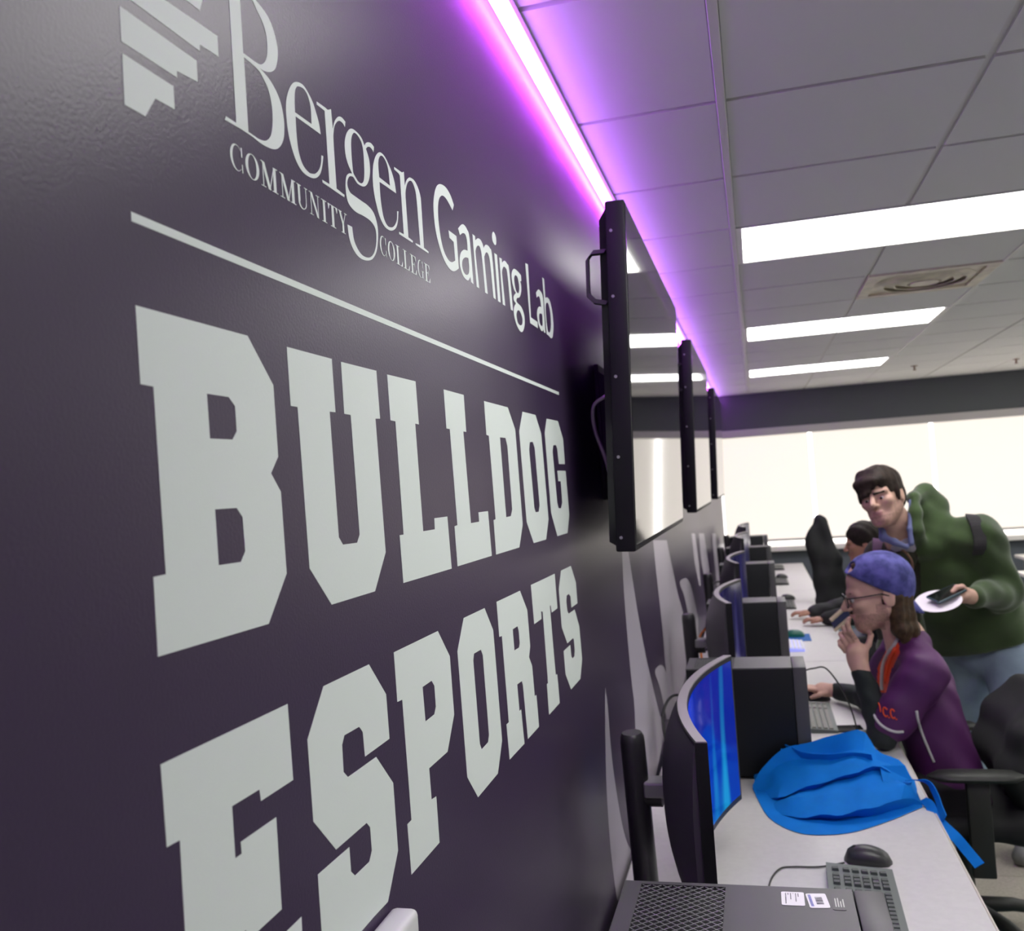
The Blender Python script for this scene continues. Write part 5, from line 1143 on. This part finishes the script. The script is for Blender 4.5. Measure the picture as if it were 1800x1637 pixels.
# ------------------------------------------------------------------ office chairs (origin on the floor under the seat, facing -x)
def office_chair(label, loc, rz=0, arms=True, tall=0.0, mfab=None):
    t = thing('office_chair', label, 'chair', loc, rz, 'black office chairs'); mfab = mfab or m_chair
    s = Sdf(); s.cone((-0.20, -0.16, 0.47), (-0.20, 0.16, 0.47), 0.045, 0.045, 0.05).cone((0.16, -0.18, 0.47), (0.16, 0.18, 0.47), 0.045, 0.045, 0.05)
    for y in np.linspace(-0.18, 0.18, 9): s.cone((-0.21, y * 0.9, 0.47), (0.17, y, 0.47), 0.044, 0.044, 0.05)
    s.build('seat', mfab, t, 0.012)
    b = Sdf(); zt = 0.88 + tall
    for y in np.linspace(-0.19, 0.19, 11): b.chain([(0.19 - 0.2 * y * y, y * 0.85, 0.56), (0.175 - y * y, y, 0.66), (0.215 - y * y, y, 0.78), (0.29 - y * y, y * 0.85, zt)], [0.035, 0.042, 0.034, 0.028], 0.05)
    b.build('backrest', mfab, t, 0.012)
    MB().bbox(0.14, 0.25, -0.035, 0.035, 0.40, 0.60, 0.01, 2).build('back_bracket', m_arm, t)
    MB().cyl((0, 0), 0.028, 0.12, 0.43, 18).build('gas_lift', m_arm, t, ang=40); MB().bbox(-0.12, 0.12, -0.08, 0.08, 0.405, 0.435, 0.01, 2).build('seat_mechanism', m_arm, t)
    for k in range(5):
        a = 2 * math.pi * k / 5 + 0.3; d = Vector((math.cos(a), math.sin(a), 0)); 
        MB().tube([Vector((0, 0, 0.135)), d * 0.16 + Vector((0, 0, 0.12)), d * 0.30 + Vector((0, 0, 0.085))], [0.03, 0.024, 0.017], 10).build('base_spoke', m_arm, t, smooth=True)
        e = d * 0.30; n_ = Vector((-d.y, d.x, 0)) * 0.022
        MB().tube([e - n_ + Vector((0, 0, 0.03)), e + n_ + Vector((0, 0, 0.03))], 0.03, 16).build('caster', m_black, t, ang=40)
    if arms:
        for y in (-1, 1):
            q = MB(); rings = []
            for i in range(9):
                u = i / 8; x = -0.15 + 0.30 * u; w = 0.042 * (1 - abs(2 * u - 1) ** 4) ** 0.5 + 0.006; hgt = 0.016 * (1 - abs(2 * u - 1) ** 4) ** 0.5 + 0.003
                rings.append([(x, 0.315 * y + w * math.cos(a), 0.685 + hgt * math.sin(a)) for a in [2 * math.pi * k / 14 for k in range(14)]])
            q.loft(rings).build('armrest', m_arm, t, ang=50)
            MB().bbox(-0.035, 0.035, 0.315 * y - 0.018, 0.315 * y + 0.018, 0.36, 0.675, 0.006, 2).build('arm_post', m_arm, t, ang=40)
            MB().bbox(-0.03, 0.03, min(0.315 * y, 0.1 * y), max(0.315 * y, 0.1 * y), 0.385, 0.415, 0.006, 2).build('arm_bracket', m_arm, t)
    return t
CHY = 3.615
office_chair('black office chair with padded armrests under the person in purple', (1.015, CHY, 0))
office_chair('black office chair holding the dark haired person', (1.16, 6.2, 0), arms=False)
coatch = office_chair('tall black and blue chair draped with a black coat', (0.93, 7.1, 0), arms=False, tall=0.32, mfab=mat('blue_black_leather', (0.02, 0.025, 0.10), 0.5))
ct = Sdf()
cty = 7.06
for (u, v, uu, vv, r, rr) in ((1441, 914, 1434, 960, 0.030, 0.055), (1434, 960, 1452, 1050, 0.055, 0.08), (1447, 918, 1462, 985, 0.030, 0.065), (1462, 985, 1472, 1050, 0.065, 0.07), (1432, 930, 1426, 950, 0.024, 0.03)): ct.cone(P(u, v, cty), P(uu, vv, cty), r, rr, 0.05)
ct.fn(wrinkle(0.012, 45, 20, 6, 3)); co = tag(ct.build('coat', mat('black_coat', (0.010, 0.011, 0.011), 0.85), None, 0.012), 'black coat hung over the tall blue backed chair', 'coat')
for i, (x, y, rz, lb) in enumerate(((2.0, 6.3, 2.9, 'black office chair standing out on the carpet behind the standing person'), (2.05, 8.2, 3.3, 'black office chair tucked at the farther side table'))): office_chair(lb, (x, y, 0), rz)
# ------------------------------------------------------------------ side tables
for i, (x0, x1, y0, y1, lb) in enumerate(((2.84, 4.3, 9.0, 10.27, 'pale side table near the windows'), (2.48, 4.0, 7.6, 8.77, 'pale side table nearer the standing person'))):
    t = thing('side_table', lb, 'table', (x0, y0, 0), group='pale side tables'); w, d = x1 - x0, y1 - y0
    MB().bbox(0, w, 0, d, 0.71, 0.74, 0.004, 1).build('tabletop', m_sill, t)
    for a in (0.08, w - 0.08):
        for b in (0.08, d - 0.08): MB().cyl((a, b), 0.022, 0, 0.71, 14).build('leg', m_grey, t, ang=40)

# ------------------------------------------------------------------ blue tote bag on the desk
m_bag = mat('blue_nonwoven', (0.002, 0.185, 0.66), 0.75, spec=0.12, bump=0.4, bscale=900, var=0.12, vscale=14)
bag = thing('tote_bag', 'bright blue cloth tote bag lying crumpled on the desk', 'bag', (0.55, 2.85, DZ)); OBG = Vector(bag.location)
def row(pxs, ys, n=25, z=None):
    pts = crom([(u, v, 0) for u, v in pxs], 8); out = []
    L = [0]
    for i in range(1, len(pts)): L.append(L[-1] + (pts[i] - pts[i - 1]).length)
    for k in range(n):
        s_ = L[-1] * k / (n - 1); i = max(j for j in range(len(L)) if L[j] <= s_ + 1e-9); i = min(i, len(pts) - 2); f = (s_ - L[i]) / max(1e-9, L[i + 1] - L[i]); p = pts[i].lerp(pts[i + 1], f)
        if z is not None: q = on(p[0], p[1], 2, z)
        else:
            yy = np.interp(k / (n - 1), np.linspace(0, 1, len(ys)), ys); q = on(p[0], p[1], 1, yy)
        out.append(q)
    return out
rA = row([(1326, 1375), (1345, 1342), (1376, 1318), (1440, 1300), (1510, 1284), (1543, 1318), (1590, 1346), (1612, 1388)], [2.98, 3.02, 3.04, 3.05, 3.08, 3.0, 2.95])
rB = row([(1323, 1380), (1348, 1360), (1390, 1338), (1450, 1326), (1520, 1320), (1545, 1338), (1588, 1356), (1612, 1392)], [2.98, 3.0, 3.02, 3.03, 3.02, 2.97, 2.93])
rC = row([(1323, 1384), (1340, 1388), (1380, 1376), (1440, 1356), (1500, 1342), (1546, 1344), (1585, 1365), (1611, 1396)], [2.97, 2.93, 2.94, 2.95, 2.95, 2.94, 2.90])
rC2 = row([(1323, 1387), (1342, 1407), (1400, 1391), (1450, 1374), (1494, 1362), (1544, 1348), (1583, 1372), (1611, 1399)], [2.96, 2.86, 2.885, 2.90, 2.91, 2.92, 2.88])
rC3 = row([(1324, 1389), (1343, 1411), (1402, 1395), (1452, 1379), (1497, 1367), (1547, 1354), (1582, 1377), (1612, 1402)], [2.96, 2.885, 2.905, 2.92, 2.93, 2.935, 2.88])
rD = row([(1325, 1392), (1346, 1416), (1392, 1403), (1450, 1399), (1510, 1394), (1555, 1388), (1597, 1381), (1616, 1405)], [2.94, 2.82, 2.80, 2.79, 2.80, 2.83, 2.85])
rE = row([(1327, 1396), (1349, 1426), (1392, 1436), (1450, 1434), (1510, 1426), (1560, 1412), (1600, 1402), (1620, 1411)], [2.93, 2.76, 2.70, 2.69, 2.71, 2.77, 2.84])
rE2 = row([(1329, 1400), (1353, 1434), (1396, 1449), (1450, 1450), (1505, 1442), (1562, 1428), (1600, 1416), (1621, 1415)], [2.94, 2.80, 2.76, 2.755, 2.75, 2.79, 2.84])
rF = row([(1330, 1402), (1352, 1438), (1396, 1462), (1440, 1468), (1500, 1463), (1564, 1443), (1600, 1428), (1622, 1419)], None, z=DZ + 0.002)
rG = [Vector((p.x, p.y + 0.10 + 0.12 * math.sin(math.pi * k / 24), DZ + 0.001)) for k, p in enumerate(rF)]
rH = [Vector((p.x, p.y + 0.03, DZ + 0.001)) for p in rA]
rA2 = [Vector((p.x, p.y + 0.035, max(DZ + 0.03, p.z - 0.03))) for p in rA]
rows = [rA2, rA, rB, rC, rC2, rC3, rD, rE, rE2, rF, rG, rH]
rr_ = random.Random(5); qb = MB(); n = 25
for r in rows:
    for p in r:
        if p.x < 0.518: p.y = min(p.y, 3.046)
for ri, r in enumerate(rows):
    for k, p in enumerate(r):
        if 0 < ri < 9 and 0 < k < n - 1: r[k] = p + Vector((rr_.uniform(-1, 1) * 0.002, 0.004 * math.sin(k * 0.9 + ri * 1.7), 0.003 * math.sin(k * 1.3 + ri)))
vs = [p - OBG for r in rows for p in r]; fs = []
for i in range(len(rows)):
    for k in range(n - 1): a, b = i * n + k, ((i + 1) % len(rows)) * n + k; fs.append((a, a + 1, b + 1, b))
qb.add(vs, fs)
qb.add([rows[i][0] - OBG for i in range(len(rows))], [tuple(range(len(rows)))]); qb.add([rows[i][-1] - OBG for i in range(len(rows))], [tuple(range(len(rows)))])
bo = qb.build('bag_body', m_bag, bag, ang=24)
fl = [on(1546, 1346, 1, 2.925), on(1590, 1346, 1, 2.95), on(1604, 1374, 1, 2.93), on(1600, 1381, 1, 2.86), on(1556, 1391, 1, 2.83)]; fl = [p - OBG for p in fl]
MB().add(fl + [p + Vector((0, 0.003, -0.003)) for p in fl], [(0, 1, 2, 4), (2, 3, 4), (5, 9, 7, 6), (7, 9, 8), (0, 5, 6, 1), (1, 6, 7, 2), (2, 7, 8, 3), (3, 8, 9, 4), (4, 9, 5, 0)]).build('opening_fold', m_bag, bag)
def strapR(name, pts, wd_, w):
    c_ = crom([tuple(p) for p in pts], 8); ribbon([p - OBG for p in c_], wd_, w, 0.0022).build(name, m_bag, bag, ang=40)
strapR('handle', [on(1372, 1330, 1, 3.03), on(1376, 1318, 1, 3.07), on(1385, 1316, 1, 3.05), on(1410, 1327, 1, 3.01), on(1450, 1331, 1, 2.99), on(1500, 1328, 1, 2.99), on(1533, 1332, 1, 2.97)], Vector((0, -0.5, 1)), 0.024)
strapR('handle', [on(1592, 1372, 1, 2.90), on(1612, 1372, 1, 2.89), on(1632, 1378, 1, 2.86), on(1645, 1398, 1, 2.82), on(1653, 1422, 1, 2.78), on(1660, 1440, 1, 2.74)], Vector((0.3, -1, 0.3)), 0.026)
strapR('handle', [on(1622, 1406, 1, 2.86), on(1634, 1415, 1, 2.83), on(1642, 1432, 1, 2.79), on(1655, 1448, 1, 2.74), on(1680, 1472, 1, 2.68), on(1702, 1498, 1, 2.64), on(1722, 1522, 1, 2.60)], Vector((1, -0.4, 0.2)), 0.028)
# navy folder with tan edges leaning on the desk edge
fo = thing('folder', 'navy folder with tan edges resting at the desk front', 'folder', (0.83, 5.55, 0.66)); m_tan = mat('tan_edge', (0.50, 0.40, 0.28), 0.6)
fy = on(1466, 1110, 2, DZ + 0.012).y; A, B, C_2, D2 = P(1460, 1091, fy), P(1490, 1064, fy), P(1493, 1086, fy), P(1467, 1109, fy)
q = MB(); V5 = [Vector(p) - Vector(fo.location) for p in (A, B, C_2, D2)]; off = Vector((0.004, 0.012, 0)); q.add(V5 + [v + off for v in V5], [(0, 1, 2, 3), (4, 5, 6, 7), (0, 1, 5, 4), (1, 2, 6, 5), (2, 3, 7, 6), (3, 0, 4, 7)]); q.build('cover', mat('navy_cover', (0.015, 0.02, 0.07), 0.5), fo)
MB().tube([V5[0], V5[1]], 0.012, 8).build('edge', m_tan, fo); MB().tube([V5[3], V5[2]], 0.010, 8).build('edge', m_tan, fo)
